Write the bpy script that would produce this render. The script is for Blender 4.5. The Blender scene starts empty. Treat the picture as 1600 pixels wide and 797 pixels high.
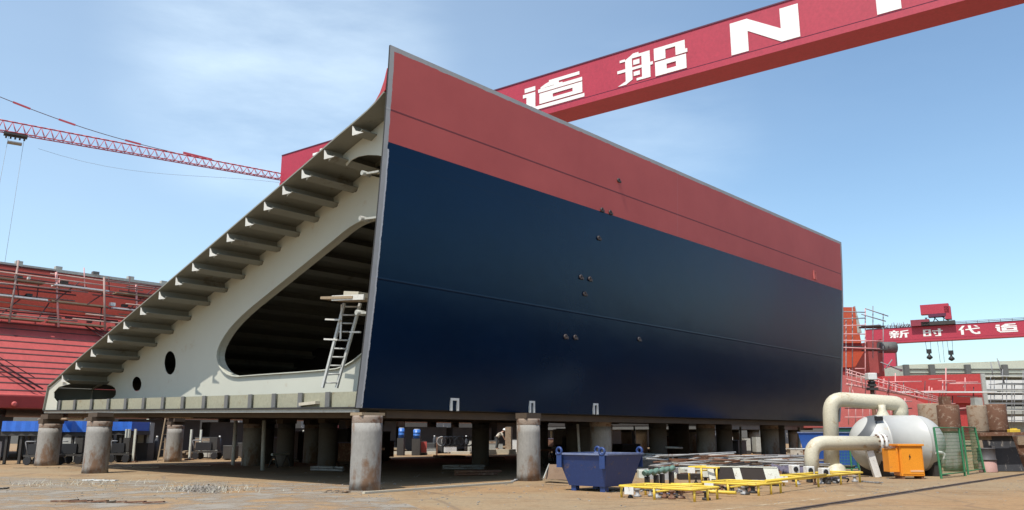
import bpy, bmesh, math, random
from mathutils import Vector, Matrix
from mathutils.geometry import tessellate_polygon
R=random.Random(7)
scn=bpy.context.scene; COL=scn.collection
PI=math.pi
# ---------------------------------------------------------------- survey (places in metres worked out from the picture)
F=1280.; CX,CY=800.,398.5; HZ=679.; EYE=1.5
pit=math.atan((HZ-CY)/F); cp,sp=math.cos(pit),math.sin(pit)
def ray(px,py):
    a=(px-CX)/F; b=-(py-CY)/F
    return (a, cp-b*sp, sp+b*cp)
def G(px,py,z=0.):
    r=ray(px,py); t=(z-EYE)/r[2]; return (r[0]*t,r[1]*t)
def G3(px,py,z=0.):
    x,y=G(px,py,z); return Vector((x,y,z))
def AT(px,py,D):
    r=ray(px,py); t=D/r[1]; return Vector((r[0]*t,D,EYE+r[2]*t))
HF=math.hypot(F,HZ-CY)
a1=math.atan((2001.-CX)/HF)
es=Vector((math.sin(a1),math.cos(a1),0)); eu=Vector((-math.cos(a1),math.sin(a1),0))
OX,OY=G(556,766)
def W(u,s,z): return Vector((OX+u*eu.x+s*es.x, OY+u*eu.y+s*es.y, z))
def US(x,y):
    dx,dy=x-OX,y-OY; return (dx*eu.x+dy*eu.y, dx*es.x+dy*es.y)
def onS(px,py,s):
    r=ray(px,py); d=(OX+s*es.x)*es.x+(OY+s*es.y)*es.y
    t=d/(r[0]*es.x+r[1]*es.y); u,_=US(r[0]*t,r[1]*t); return (u,EYE+r[2]*t)
AYAW=math.atan2(es.y,es.x)      # local x = es, local y = eu
# ---------------------------------------------------------------- materials
MATS={}
def nt(name):
    m=bpy.data.materials.new(name); m.use_nodes=True
    n=m.node_tree.nodes; l=m.node_tree.links
    b=n['Principled BSDF']; return m,n,l,b
def rgb(c): return (c[0],c[1],c[2],1)
def ramp(n,l,fac,stops):
    r=n.new('ShaderNodeValToRGB'); e=r.color_ramp.elements
    while len(e)<len(stops): e.new(0.5)
    for i,(p,c) in enumerate(stops):
        e[i].position=p; e[i].color=rgb(c) if hasattr(c,'__len__') else (c,c,c,1)
    l.new(fac,r.inputs[0]); return r.outputs[0]
def noise(n,l,scale,detail=4,rough=.6,vec=None,w=None):
    t=n.new('ShaderNodeTexNoise'); t.inputs['Scale'].default_value=scale
    t.inputs['Detail'].default_value=detail; t.inputs['Roughness'].default_value=rough
    if vec is not None: l.new(vec,t.inputs['Vector'])
    return t.outputs['Fac']
def objvec(n,l,scale=(1,1,1)):
    tc=n.new('ShaderNodeTexCoord'); mp=n.new('ShaderNodeMapping')
    mp.inputs['Scale'].default_value=scale
    l.new(tc.outputs['Object'],mp.inputs['Vector']); return mp.outputs['Vector']
def mixc(n,l,fac,a,b,mode='MIX'):
    m=n.new('ShaderNodeMix'); m.data_type='RGBA'; m.blend_type=mode
    for v,s in ((fac,m.inputs[0]),(a,m.inputs[6]),(b,m.inputs[7])):
        if isinstance(v,(int,float)): s.default_value=v
        elif isinstance(v,tuple): s.default_value=rgb(v)
        else: l.new(v,s)
    return m.outputs[2]
def math_(n,l,op,a,b=0.,c=None):
    m=n.new('ShaderNodeMath'); m.operation=op
    for v,s in zip((a,b,c),m.inputs):
        if v is None: continue
        if isinstance(v,(int,float)): s.default_value=v
        else: l.new(v,s)
    return m.outputs[0]
def paint(name,c,c2=None,rough=.55,scale=1.2,amt=.5,dirt=None,dirt_amt=0.,dscale=3.,stretch=1.,metal=0.,bump=0.,fine=True):
    """painted or weathered surface: colour drifts from c to c2; 'dirt' shows in patches"""
    if name in MATS: return MATS[name]
    m,n,l,b=nt(name)
    v=objvec(n,l,(1,1,stretch))
    c2=c2 or tuple(x*.75 for x in c)
    f=ramp(n,l,noise(n,l,scale,5,.65,v),[(.5-amt/2.2,0.),(.5+amt/2.2,1.)])
    col=mixc(n,l,f,c,c2)
    if fine:
        g=ramp(n,l,noise(n,l,scale*14,3,.7,v),[(.3,.86),(.7,1.08)])
        col=mixc(n,l,1.,col,g,'MULTIPLY')
    if dirt:
        d=ramp(n,l,noise(n,l,dscale,6,.72,v),[(.62-dirt_amt*.3,0.),(.70-dirt_amt*.22,1.)])
        col=mixc(n,l,d,col,dirt)
    l.new(col,b.inputs['Base Color'])
    b.inputs['Roughness'].default_value=rough; b.inputs['Metallic'].default_value=metal
    if bump:
        bp=n.new('ShaderNodeBump'); bp.inputs['Strength'].default_value=bump; bp.inputs['Distance'].default_value=.03
        l.new(noise(n,l,scale*6,5,.7,v),bp.inputs['Height']); l.new(bp.outputs[0],b.inputs['Normal'])
    MATS[name]=m; return m
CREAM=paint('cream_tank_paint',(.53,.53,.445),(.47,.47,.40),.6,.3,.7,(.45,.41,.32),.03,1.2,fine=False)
SHADEIN=paint('shade_dark_interior',(.035,.033,.03),(.022,.021,.02),.75,.6)  # near-black colour stands in for the shade inside the hull block
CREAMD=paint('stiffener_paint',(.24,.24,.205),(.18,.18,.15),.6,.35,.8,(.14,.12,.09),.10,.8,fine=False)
BRACK=paint('pale_and_sunlit_paint',(.62,.60,.54),(.5,.49,.45),.6)  # pale paint; on the end brackets it imitates sunlight on the tips
LONGI=paint('olive_primer_paint',(.32,.31,.22),(.27,.26,.19),.6,.8,.7,(.2,.15,.08),.1,2.)
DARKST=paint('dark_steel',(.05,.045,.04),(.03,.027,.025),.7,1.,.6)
RUST=paint('rusty_steel',(.21,.10,.055),(.11,.052,.033),.85,2.6,1.,(.30,.21,.15),.26,6.,bump=.35)
RUSTL=paint('pale_rusty_concrete',(.38,.31,.23),(.24,.16,.10),.9,2.2,1.,(.20,.11,.06),.30,5.,bump=.6)
CONC=paint('stained_concrete',(.33,.315,.29),(.19,.175,.155),.9,1.1,1.,(.17,.10,.06),.42,1.1,stretch=.5,bump=.5)
STAINC=paint('rust_stained_concrete',(.25,.17,.12),(.31,.27,.23),.9,1.4,1.,(.14,.07,.04),.3,3.)
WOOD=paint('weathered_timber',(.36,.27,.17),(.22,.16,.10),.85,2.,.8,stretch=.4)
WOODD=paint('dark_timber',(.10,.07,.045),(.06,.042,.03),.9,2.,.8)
BLUE=paint('blue_skip_paint',(.014,.040,.155),(.022,.05,.16),.5,1.5,.7,(.10,.08,.09),.12,5.)
BLUEL=paint('bright_blue_sheet',(.03,.16,.62),(.03,.11,.45),.45,2.)
YELLOW=paint('yellow_pipe_paint',(.75,.53,.06),(.62,.42,.05),.5,4.,.7,(.25,.16,.08),.08,9.)
CREAMP=paint('cream_pipe_paint',(.60,.56,.43),(.50,.46,.35),.5,1.2,.7,(.38,.27,.14),.12,2.2)
WHITE=paint('white_paint',(.75,.74,.70),(.6,.59,.56),.5,3.,.7,(.25,.2,.15),.08,6.)
ORANGE=paint('orange_cabinet_paint',(.80,.29,.02),(.72,.25,.02),.45,2.,.6,(.4,.16,.05),.05,7.)
GREEN=paint('green_fence_paint',(.05,.24,.11),(.04,.17,.08),.55,3.)
GREENS=paint('green_sheet',(.10,.20,.14),(.16,.24,.20),.55,3.)
CRIMSON=paint('crimson_crane_paint',(.41,.030,.058),(.36,.024,.05),.55,.12,.7)
CRIMD=paint('dark_crimson_edge',(.10,.015,.05),(.08,.012,.04),.6,.2)
SHIPRED=paint('red_primer',(.50,.092,.082),(.42,.07,.062),.6,.25,.9,(.36,.08,.07),.12,.5,stretch=.6)
SHIPDK=paint('deep_red_paint',(.28,.025,.02),(.2,.018,.016),.6,.4,.8)
ORRED=paint('orange_red_primer',(.50,.085,.03),(.40,.06,.025),.6,.4,.8)
PINKR=paint('dusty_red_primer',(.55,.15,.13),(.45,.10,.09),.7,.6,.8)
GREYB=paint('grey_primer_plate',(.42,.42,.37),(.33,.33,.30),.65,.4,.8,(.24,.2,.16),.1,1.)
GREYD=paint('grey_primer_dark',(.14,.14,.13),(.09,.09,.085),.7,.5,.8)
TUBE=paint('scaffold_tube',(.40,.30,.26),(.28,.16,.13),.6,2.)
TUBED=paint('scaffold_tube_dark',(.12,.05,.05),(.08,.035,.035),.7,2.)
TUBEP=paint('scaffold_tube_pink',(.66,.36,.33),(.55,.25,.24),.6,2.)
TUBEG=paint('scaffold_tube_grey',(.30,.30,.30),(.16,.16,.17),.6,2.)
ALU=paint('ladder_alloy',(.50,.50,.47),(.36,.36,.34),.5,3.)
JIBRED=paint('crane_jib_red',(.52,.07,.10),(.42,.05,.07),.5,.5)
BLACK=paint('black_rubber',(.018,.018,.02),(.012,.012,.014),.6)
CHAR=paint('char_brown_paint',(.026,.017,.013),(.02,.014,.011),.8,3.)
PALE=paint('pale_green_white_paint',(.62,.63,.55),(.5,.5,.43),.7,3.,.7,(.3,.25,.18),.1,5.)
SCRAP=paint('galvanised_scrap',(.40,.41,.41),(.2,.19,.19),.5,5.,.8,(.15,.09,.06),.2,7.)
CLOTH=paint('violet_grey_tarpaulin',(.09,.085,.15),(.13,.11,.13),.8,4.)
SLATE=paint('blue_black_weathered_steel',(.035,.042,.055),(.06,.06,.065),.65,1.5,.8,(.33,.30,.27),.10,4.,stretch=.35)
PINKD=paint('dusty_pink_drum_paint',(.42,.25,.22),(.35,.2,.17),.7,3.)
GREYDRUM=paint('charcoal_drum_paint',(.07,.068,.075),(.1,.09,.09),.6,3.)
SKIN=paint('skin',(.40,.24,.16),(.36,.2,.14),.6)
SHIRT=paint('cream_shirt',(.62,.57,.48),(.5,.46,.38),.8,5.)
TROUS=paint('dark_trousers',(.06,.065,.07),(.04,.045,.05),.85,5.)
HELM=paint('white_helmet',(.7,.72,.7),(.62,.64,.62),.4)

def hull_material():
    m,n,l,b=nt('hull_side_paint')
    uv=n.new('ShaderNodeUVMap'); sx=n.new('ShaderNodeSeparateXYZ'); l.new(uv.outputs[0],sx.inputs[0])
    S,Z=sx.outputs[0],sx.outputs[1]
    nz=noise(n,l,2.2,4,.7,uv.outputs[0])
    wob=math_(n,l,'MULTIPLY',math_(n,l,'SUBTRACT',nz,.5),.10)
    red_m=math_(n,l,'GREATER_THAN',Z,10.02)
    low=noise(n,l,.35,5,.6,uv.outputs[0]); mid=noise(n,l,2.5,4,.65,uv.outputs[0])
    redc=mixc(n,l,ramp(n,l,low,[(.3,0.),(.7,1.)]),(.54,.113,.095),(.475,.095,.08))
    redc=mixc(n,l,ramp(n,l,mid,[(.62,0.),(.8,.35)]),redc,(.40,.095,.08))
    bluec=mixc(n,l,ramp(n,l,low,[(.3,0.),(.7,1.)]),(.0008,.0072,.027),(.0013,.0095,.034))
    bluec=mixc(n,l,ramp(n,l,mid,[(.66,0.),(.85,.25)]),bluec,(.010,.022,.06))
    c=mixc(n,l,red_m,bluec,redc)
    # weld seams
    seamz=[5.94,9.45,11.02]
    for z0,w,d in ((5.94,.035,.55),(11.02,.03,.6),(9.45,.02,.25)):
        k=math_(n,l,'LESS_THAN',math_(n,l,'ABSOLUTE',math_(n,l,'SUBTRACT',Z,z0)),w)
        c=mixc(n,l,math_(n,l,'MULTIPLY',k,d),c,(.012,.012,.018))
    for s0 in (16.4,):
        k=math_(n,l,'LESS_THAN',math_(n,l,'ABSOLUTE',math_(n,l,'SUBTRACT',S,s0)),.02)
        k=math_(n,l,'MULTIPLY',k,red_m)
        c=mixc(n,l,math_(n,l,'MULTIPLY',k,.35),c,(.5,.2,.18))
    # unpainted margin along the front, the far end and the top edge
    sw=math_(n,l,'ADD',S,wob)
    e1=math_(n,l,'LESS_THAN',sw,.17); tape=math_(n,l,'LESS_THAN',sw,.225)
    tape=math_(n,l,'MULTIPLY',tape,math_(n,l,'LESS_THAN',Z,9.8))
    c=mixc(n,l,tape,c,(.55,.55,.56))
    e2=math_(n,l,'GREATER_THAN',math_(n,l,'ADD',Z,wob),12.89)
    e3=math_(n,l,'GREATER_THAN',sw,35.2)
    e=math_(n,l,'MAXIMUM',math_(n,l,'MAXIMUM',e1,e2),e3)
    gcol=mixc(n,l,mid,(.46,.455,.45),(.34,.335,.33))
    c=mixc(n,l,e,c,gcol)
    l.new(c,b.inputs['Base Color']); b.inputs['Specular IOR Level'].default_value=.37; b.inputs['Specular Tint'].default_value=(.30,.62,1.,1)
    r=mixc(n,l,red_m,(.23,.23,.23),(.6,.6,.6)); r=mixc(n,l,e,r,(.65,.65,.65))
    rr=math_(n,l,'ADD',r,math_(n,l,'MULTIPLY',math_(n,l,'SUBTRACT',mid,.5),.10)); l.new(rr,b.inputs['Roughness'])
    # gentle plate buckling between frames
    bp=n.new('ShaderNodeBump'); bp.inputs['Strength'].default_value=.22; bp.inputs['Distance'].default_value=.05
    hs=math_(n,l,'ADD',noise(n,l,.55,2,.5,uv.outputs[0]),math_(n,l,'MULTIPLY',noise(n,l,1.6,2,.5,uv.outputs[0]),.10))
    for z0 in (5.94,11.02):
        k=math_(n,l,'SUBTRACT',1.,math_(n,l,'MINIMUM',math_(n,l,'MULTIPLY',math_(n,l,'ABSOLUTE',math_(n,l,'SUBTRACT',Z,z0)),22.),1.))
        hs=math_(n,l,'ADD',hs,math_(n,l,'MULTIPLY',k,.35))
    l.new(hs,bp.inputs['Height']); l.new(bp.outputs[0],b.inputs['Normal'])
    return m
HULL=hull_material()

def ground_material():
    m,n,l,b=nt('yard_ground'); v=objvec(n,l)
    a=noise(n,l,.09,6,.62,v); c_=noise(n,l,.55,6,.7,v); d=noise(n,l,7.,4,.75,v); e=noise(n,l,40.,2,.6,v)
    col=mixc(n,l,ramp(n,l,a,[(.42,0.),(.58,1.)]),(.325,.197,.092),(.295,.213,.122))
    col=mixc(n,l,ramp(n,l,c_,[(.50,0.),(.66,.8)]),col,(.22,.132,.06))
    col=mixc(n,l,ramp(n,l,c_,[(.28,.8),(.42,0.)]),col,(.36,.26,.145))
    col=mixc(n,l,1.,col,ramp(n,l,d,[(.28,.66),(.5,1.),(.75,1.12)]),'MULTIPLY')
    col=mixc(n,l,1.,col,ramp(n,l,e,[(.3,.82),(.7,1.1)]),'MULTIPLY')
    # rust stains
    st=noise(n,l,.8,5,.7,objvec(n,l,(1.3,1.3,1)))
    col=mixc(n,l,ramp(n,l,st,[(.62,0.),(.72,.5)]),col,(.26,.13,.075))
    # slab joints and cracks
    vo=n.new('ShaderNodeTexVoronoi'); vo.feature='DISTANCE_TO_EDGE'; vo.inputs['Scale'].default_value=.22
    mp=n.new('ShaderNodeMix'); mp.data_type='VECTOR'
    nn=n.new('ShaderNodeTexNoise'); nn.inputs['Scale'].default_value=.6; l.new(v,nn.inputs['Vector'])
    mp.inputs[0].default_value=.12; l.new(v,mp.inputs[4]); l.new(nn.outputs['Color'],mp.inputs[5]); l.new(mp.outputs[1],vo.inputs['Vector'])
    ck=ramp(n,l,vo.outputs['Distance'],[(.0,1.),(.012,0.)])
    col=mixc(n,l,math_(n,l,'MULTIPLY',ck,.5),col,(.12,.085,.06))
    l.new(col,b.inputs['Base Color']); b.inputs['Roughness'].default_value=.92
    bp=n.new('ShaderNodeBump'); bp.inputs['Strength'].default_value=.6; bp.inputs['Distance'].default_value=.03
    l.new(math_(n,l,'ADD',d,math_(n,l,'MULTIPLY',c_,1.5)),bp.inputs['Height']); l.new(bp.outputs[0],b.inputs['Normal'])
    return m
# ---------------------------------------------------------------- mesh collector
class MB:
    def __init__(s): s.v=[]; s.f=[]; s.sm=[]; s.uv={}
    def add(s,vs,fs,smooth=False):
        o=len(s.v); s.v+= [Vector(x) for x in vs]
        for f in fs: s.f.append(tuple(o+i for i in f)); s.sm.append(smooth)
        return s
    def box(s,c,size,ax=None,rz=0.):
        """c centre, size along axes ax (three unit vectors) or world axes turned by rz"""
        if ax is None:
            ax=(Vector((math.cos(rz),math.sin(rz),0)),Vector((-math.sin(rz),math.cos(rz),0)),Vector((0,0,1)))
        c=Vector(c); h=[ax[i]*size[i]*.5 for i in range(3)]
        vs=[c+h[0]*i+h[1]*j+h[2]*k for k in(-1,1) for j in(-1,1) for i in(-1,1)]
        return s.add(vs,[(0,2,3,1),(4,5,7,6),(0,1,5,4),(2,6,7,3),(0,4,6,2),(1,3,7,5)])
    def bar(s,p,q,w,h,up=(0,0,1)):
        p,q=Vector(p),Vector(q); d=(q-p); L=d.length; d.normalize(); up=Vector(up)
        if abs(d.dot(up))>.98: up=Vector((1,0,0))
        y=up.cross(d).normalized(); z=d.cross(y)
        return s.box((p+q)/2,(L,w,h),(d,y,z))
    def hexa(s,b4,t4):
        return s.add(list(b4)+list(t4),[(3,2,1,0),(4,5,6,7),(0,1,5,4),(1,2,6,5),(2,3,7,6),(3,0,4,7)])
    def ring(s,pts,r,n=10,closed=False,smooth=True,cap=True):
        """tube along a polyline; r number or list"""
        pts=[Vector(p) for p in pts]; N=len(pts); o=len(s.v); prev=None
        for i,p in enumerate(pts):
            if closed: t=(pts[(i+1)%N]-pts[i-1])
            else: t=pts[min(i+1,N-1)]-pts[max(i-1,0)]
            t.normalize()
            if prev is None:
                u=Vector((0,0,1)) if abs(t.z)<.95 else Vector((1,0,0))
                x=u.cross(t).normalized()
            else:
                x=(prev-t*prev.dot(t)).normalized()
            prev=x; y=t.cross(x); rr=r[i] if hasattr(r,'__len__') else r
            for k in range(n):
                a=2*PI*k/n; s.v.append(p+x*math.cos(a)*rr+y*math.sin(a)*rr)
        M=N if closed else N-1
        for i in range(M):
            for k in range(n):
                a=o+i*n+k; b=o+i*n+(k+1)%n; j=(i+1)%N
                s.f.append((a,b,o+j*n+(k+1)%n,o+j*n+k)); s.sm.append(smooth)
        if cap and not closed:
            s.f.append(tuple(o+k for k in range(n))[::-1]); s.sm.append(False)
            s.f.append(tuple(o+(N-1)*n+k for k in range(n))); s.sm.append(False)
        return s
    def tube(s,p,q,r,n=8): return s.ring([p,q],r,n)
    def lathe(s,c,prof,n=24,axis=None,smooth=True):
        """prof list of (radius,height) along axis from c"""
        z=Vector(axis).normalized() if axis else Vector((0,0,1))
        x=Vector((1,0,0)) if abs(z.x)<.9 else Vector((0,1,0)); x=(x-z*x.dot(z)).normalized(); y=z.cross(x)
        c=Vector(c); o=len(s.v)
        for r,h in prof:
            for k in range(n):
                a=2*PI*k/n; s.v.append(c+z*h+(x*math.cos(a)+y*math.sin(a))*max(r,1e-4))
        for i in range(len(prof)-1):
            for k in range(n):
                s.f.append((o+i*n+k,o+i*n+(k+1)%n,o+(i+1)*n+(k+1)%n,o+(i+1)*n+k)); s.sm.append(smooth)
        s.f.append(tuple(o+k for k in range(n))[::-1]); s.sm.append(False)
        s.f.append(tuple(o+(len(prof)-1)*n+k for k in range(n))); s.sm.append(False)
        return s
    def prism(s,poly,fn,t0,t1):
        """2-D polygon poly mapped by fn(a,b,t) between t0 and t1"""
        n=len(poly); o=len(s.v)
        for t in(t0,t1):
            for a,b in poly: s.v.append(Vector(fn(a,b,t)))
        tri=tessellate_polygon([[Vector((a,b,0)) for a,b in poly]])
        for t in tri:
            s.f.append(tuple(o+i for i in t)); s.sm.append(False)
            s.f.append(tuple(o+n+i for i in t[::-1])); s.sm.append(False)
        for i in range(n):
            j=(i+1)%n; s.f.append((o+i,o+j,o+n+j,o+n+i)); s.sm.append(False)
        return s
    def build(s,name,mat,parent=None,label=None,cat=None,group=None,kind=None,recalc=True,bevel=0.,origin=None):
        me=bpy.data.meshes.new(name)
        if parent is None:
            if origin is None:
                xs=[v.x for v in s.v]; ys=[v.y for v in s.v]; zs=[v.z for v in s.v]
                origin=Vector(((min(xs)+max(xs))/2,(min(ys)+max(ys))/2,min(zs)))
            off=Vector(origin)
        else: off=WL[parent.name]
        me.from_pydata([tuple(v-off) for v in s.v],[],s.f); me.validate()
        if len(me.polygons)==len(s.sm): me.polygons.foreach_set('use_smooth',s.sm)
        if recalc:
            bm=bmesh.new(); bm.from_mesh(me); bmesh.ops.recalc_face_normals(bm,faces=bm.faces); bm.to_mesh(me); bm.free()
        me.materials.append(mat)
        o=bpy.data.objects.new(name,me); COL.objects.link(o)
        if bevel:
            bv=o.modifiers.new('edge_bevel','BEVEL'); bv.width=bevel; bv.segments=2; bv.limit_method='ANGLE'
        if parent is None: o.location=off
        else: o.parent=parent
        WL[o.name]=off.copy()
        tag(o,label,cat,group,kind or ('thing' if cat else None)); return o
WL={}
def tag(o,label=None,cat=None,group=None,kind=None):
    if label: o['label']=label
    if cat: o['category']=cat
    if group: o['group']=group
    if kind: o['kind']=kind
def thing(name,label,cat,loc,group=None):
    o=bpy.data.objects.new(name,None); COL.objects.link(o); o.location=loc; o.empty_display_size=.3
    WL[o.name]=Vector(loc); tag(o,label,cat,group,'thing'); return o
def copy_tree(o,loc,label=None,rz=None,group=None,scale=None):
    c=o.copy(); COL.objects.link(c); c.location=loc
    if label: c['label']=label
    if group: c['group']=group
    if rz is not None: c.rotation_euler.z=rz
    if scale: c.scale=scale
    for ch in o.children:
        d=ch.copy(); COL.objects.link(d); d.parent=c
        for g in ch.children:
            e=g.copy(); COL.objects.link(e); e.parent=d
    return c
def plate_with_holes(name,outer,holes,fn,t0,t1,mat,parent):
    """flat plate outlined in (a,b) with holes cut through it"""
    cu=bpy.data.curves.new('outline','CURVE'); cu.dimensions='2D'; cu.fill_mode='BOTH'; cu.extrude=.5
    for poly in [outer]+holes:
        sp_=cu.splines.new('POLY'); sp_.points.add(len(poly)-1); sp_.use_cyclic_u=True
        for i,(a,b) in enumerate(poly): sp_.points[i].co=(a,b,0,1)
    ob=bpy.data.objects.new('outline',cu); COL.objects.link(ob)
    dg=bpy.context.evaluated_depsgraph_get(); dg.update()
    me=bpy.data.meshes.new_from_object(ob.evaluated_get(dg)); me.name=name
    bpy.data.objects.remove(ob); bpy.data.curves.remove(cu)
    off=WL[parent.name]
    for v in me.vertices:
        t=t0 if v.co.z<0 else t1
        v.co=Vector(fn(v.co.x,v.co.y,t))-off
    bm=bmesh.new(); bm.from_mesh(me); bmesh.ops.remove_doubles(bm,verts=bm.verts,dist=1e-4)
    bmesh.ops.recalc_face_normals(bm,faces=bm.faces); bm.to_mesh(me); bm.free()
    me.materials.clear(); me.materials.append(mat)
    o=bpy.data.objects.new(name,me); COL.objects.link(o); o.parent=parent; WL[o.name]=off.copy(); return o
def circ(a,b,ra,rb=None,n=18): return [(a+ra*math.cos(2*PI*k/n),b+(rb or ra)*math.sin(2*PI*k/n)) for k in range(n)]
def rounded(pts,it=2):
    for _ in range(it):
        q=[]
        for i in range(len(pts)):
            a=pts[i]; b=pts[(i+1)%len(pts)]
            q+= [(a[0]*.75+b[0]*.25,a[1]*.75+b[1]*.25),(a[0]*.25+b[0]*.75,a[1]*.25+b[1]*.75)]
        pts=q
    return pts
def bend(pts,r,n=5):
    """round the corners of a polyline with arcs"""
    pts=[Vector(p) for p in pts]; out=[pts[0]]
    for i in range(1,len(pts)-1):
        a=(pts[i-1]-pts[i]); b=(pts[i+1]-pts[i]); k=min(r,a.length*.49,b.length*.49)
        a.normalize(); b.normalize(); p0=pts[i]+a*k; p2=pts[i]+b*k
        for j in range(n+1):
            t=j/n; out.append(p0*(1-t)**2+pts[i]*2*t*(1-t)+p2*t*t)
    out.append(pts[-1]); return out
# ---------------------------------------------------------------- ground
g=MB(); n=24
for j in range(n+1):
    for i in range(n+1):
        g.v.append(Vector((-3000+6000*i/n,-600+5400*j/n,0)))
for j in range(n):
    for i in range(n):
        a=j*(n+1)+i; g.f.append((a,a+1,a+n+2,a+n+1)); g.sm.append(False)
g.build('ground',ground_material(),kind='structure',origin=(0,0,0))
def worn(name,col,cover):
    m,n_,l,b=nt(name); v=objvec(n_,l)
    f=ramp(n_,l,noise(n_,l,1.8,6,.75,v),[(cover-.1,0.),(cover+.1,1.)])
    t=n_.new('ShaderNodeBsdfTransparent'); mx=n_.new('ShaderNodeMixShader')
    b.inputs['Base Color'].default_value=rgb(col); b.inputs['Roughness'].default_value=.9
    l.new(f,mx.inputs[0]); l.new(t.outputs[0],mx.inputs[1]); l.new(b.outputs[0],mx.inputs[2])
    l.new(mx.outputs[0],n_['Material Output'].inputs[0]); return m
def strip(a,b,w,z,mat,name):
    a=Vector(a);b=Vector(b); d=(b-a).normalized(); y=Vector((-d.y,d.x,0))*w/2; up=Vector((0,0,z))
    MB().add([a-y+up,b-y+up,b+y+up,a+y+up],[(0,1,2,3)]).build(name,mat,kind='structure')
p0,p1=G3(1243,796),G3(1600,741); d=(p1-p0); p0=p0-d*.8; p1=p1+d*1.2
strip(p0,p1,.34,.004,worn('rail_bed_grime',(.07,.05,.04),.42),'rail_bed')
MB().bar(p0+Vector((0,0,.012)),p1+Vector((0,0,.012)),.07,.03).build('crane_rail',paint('rail_steel',(.07,.055,.05),(.11,.07,.05),.6,3.),kind='structure')
q0,q1=G3(1240,784),G3(1414,765); d=q1-q0
strip(q0-d*.6,q1+d*1.2,.09,.004,worn('faded_line_paint',(.52,.42,.28),.5),'painted_line')
# grey concrete patch in the foreground left
m,n_,l,b=nt('grey_concrete_patch'); v=objvec(n_,l)
c=mixc(n_,l,noise(n_,l,2.,6,.7,v),(.34,.305,.25),(.26,.23,.19)); l.new(c,b.inputs['Base Color']); b.inputs['Roughness'].default_value=.9
f=ramp(n_,l,noise(n_,l,.75,7,.7,v),[(.42,0.),(.6,.85)]); t=n_.new('ShaderNodeBsdfTransparent'); mx=n_.new('ShaderNodeMixShader')
l.new(f,mx.inputs[0]); l.new(t.outputs[0],mx.inputs[1]); l.new(b.outputs[0],mx.inputs[2]); l.new(mx.outputs[0],n_['Material Output'].inputs[0])
MB().add([G3(-250,740,.004),G3(-250,830,.004),G3(700,812,.004),G3(560,757,.004)],[(0,1,2,3)]).build('concrete_apron',m,kind='structure')
# ---------------------------------------------------------------- the hull block
L=35.4
hb=thing('hull_block','huge wedge of a ship hull in red and navy paint propped on concrete pillars','hull block',W(10,15,2.3))
hp=[onS(*p,0) for p in [(556,637),(561,592),(567,540),(574.5,490),(582,433),(587,381),(591.5,330),(596,277),(600,220),(605.5,145),(610,70)]]
def sightline(u,s):
    """True where a tall thing at (u,s) would stand before the drums, hoses and worker"""
    p=W(u,s,0); return -.155<p.x/p.y<.02
def interp(tab,x):
    for (x0,y0),(x1,y1) in zip(tab,tab[1:]):
        if x<=x1 or (x1,y1)==tab[-1]: return y0+(y1-y0)*(x-x0)/(x1-x0)
hz=[(z,u) for u,z in hp]
# smooth the profile with a quadratic through it
def hull_u(z): t=(z-2.24)/10.8; return .15-1.62*t+.63*t*t
zs=[2.24+i*(13.04-2.24)/40 for i in range(41)]; ss=[L*i/60 for i in range(61)]
b=MB()
for z in zs:
    for s in ss: b.v.append(W(hull_u(z),s,z))
nn=len(ss)
for j in range(len(zs)-1):
    for i in range(nn-1):
        a=j*nn+i; b.f.append((a,a+1,a+nn+1,a+nn)); b.sm.append(True)
side=b.build('side_shell',HULL,hb,recalc=False)
uvl=side.data.uv_layers.new(name='UVMap')
for lp in side.data.loops:
    vi=lp.vertex_index; uvl.data[lp.index].uv=(ss[vi%nn],zs[vi//nn])
# thickness of the shell and inner face
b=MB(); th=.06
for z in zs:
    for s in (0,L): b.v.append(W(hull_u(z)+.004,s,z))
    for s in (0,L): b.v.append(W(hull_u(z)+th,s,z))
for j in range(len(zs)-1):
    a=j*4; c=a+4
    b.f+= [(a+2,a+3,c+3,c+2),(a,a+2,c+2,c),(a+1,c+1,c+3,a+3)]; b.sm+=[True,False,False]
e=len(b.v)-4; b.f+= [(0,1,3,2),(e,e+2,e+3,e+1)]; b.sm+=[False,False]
b.build('shell_inside',SHADEIN,hb,recalc=False)
# sloping plate
slope=[(24.75,3.74),(23.86,4.01),(21.72,4.72),(8.71,8.60),(3.66,10.12),(1.75,10.71),(.75,11.0),(.2,11.17),(-.2,11.33),(-.62,11.56)]
def off_line(tab,d):
    out=[]
    for i,(a,c) in enumerate(tab):
        p=tab[max(i-1,0)]; q=tab[min(i+1,len(tab)-1)]; tx,tz=q[0]-p[0],q[1]-p[1]; k=math.hypot(tx,tz)
        out.append((a-tz/k*d*-1,c+tx/k*d*-1) if False else (a+tz/k*d,c-tx/k*d))
    return out
PLANE=lambda a,c,t: W(a,t,c)
outer=off_line(slope,.05)
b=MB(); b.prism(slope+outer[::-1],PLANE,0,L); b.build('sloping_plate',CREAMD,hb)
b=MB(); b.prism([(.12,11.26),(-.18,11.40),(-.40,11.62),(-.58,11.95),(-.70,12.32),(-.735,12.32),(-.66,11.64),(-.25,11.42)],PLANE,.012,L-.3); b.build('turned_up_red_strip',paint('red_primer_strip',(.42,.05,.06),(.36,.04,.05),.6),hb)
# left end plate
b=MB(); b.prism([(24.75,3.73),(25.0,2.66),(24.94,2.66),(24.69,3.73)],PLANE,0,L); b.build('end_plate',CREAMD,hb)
# bottom plate, rising slightly to the left
def zb(u): return 2.235+.0158*u
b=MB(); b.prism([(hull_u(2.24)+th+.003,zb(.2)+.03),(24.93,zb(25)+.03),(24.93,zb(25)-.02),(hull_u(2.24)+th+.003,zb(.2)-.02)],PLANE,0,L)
b.build('bottom_plate',SHADEIN,hb)
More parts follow.
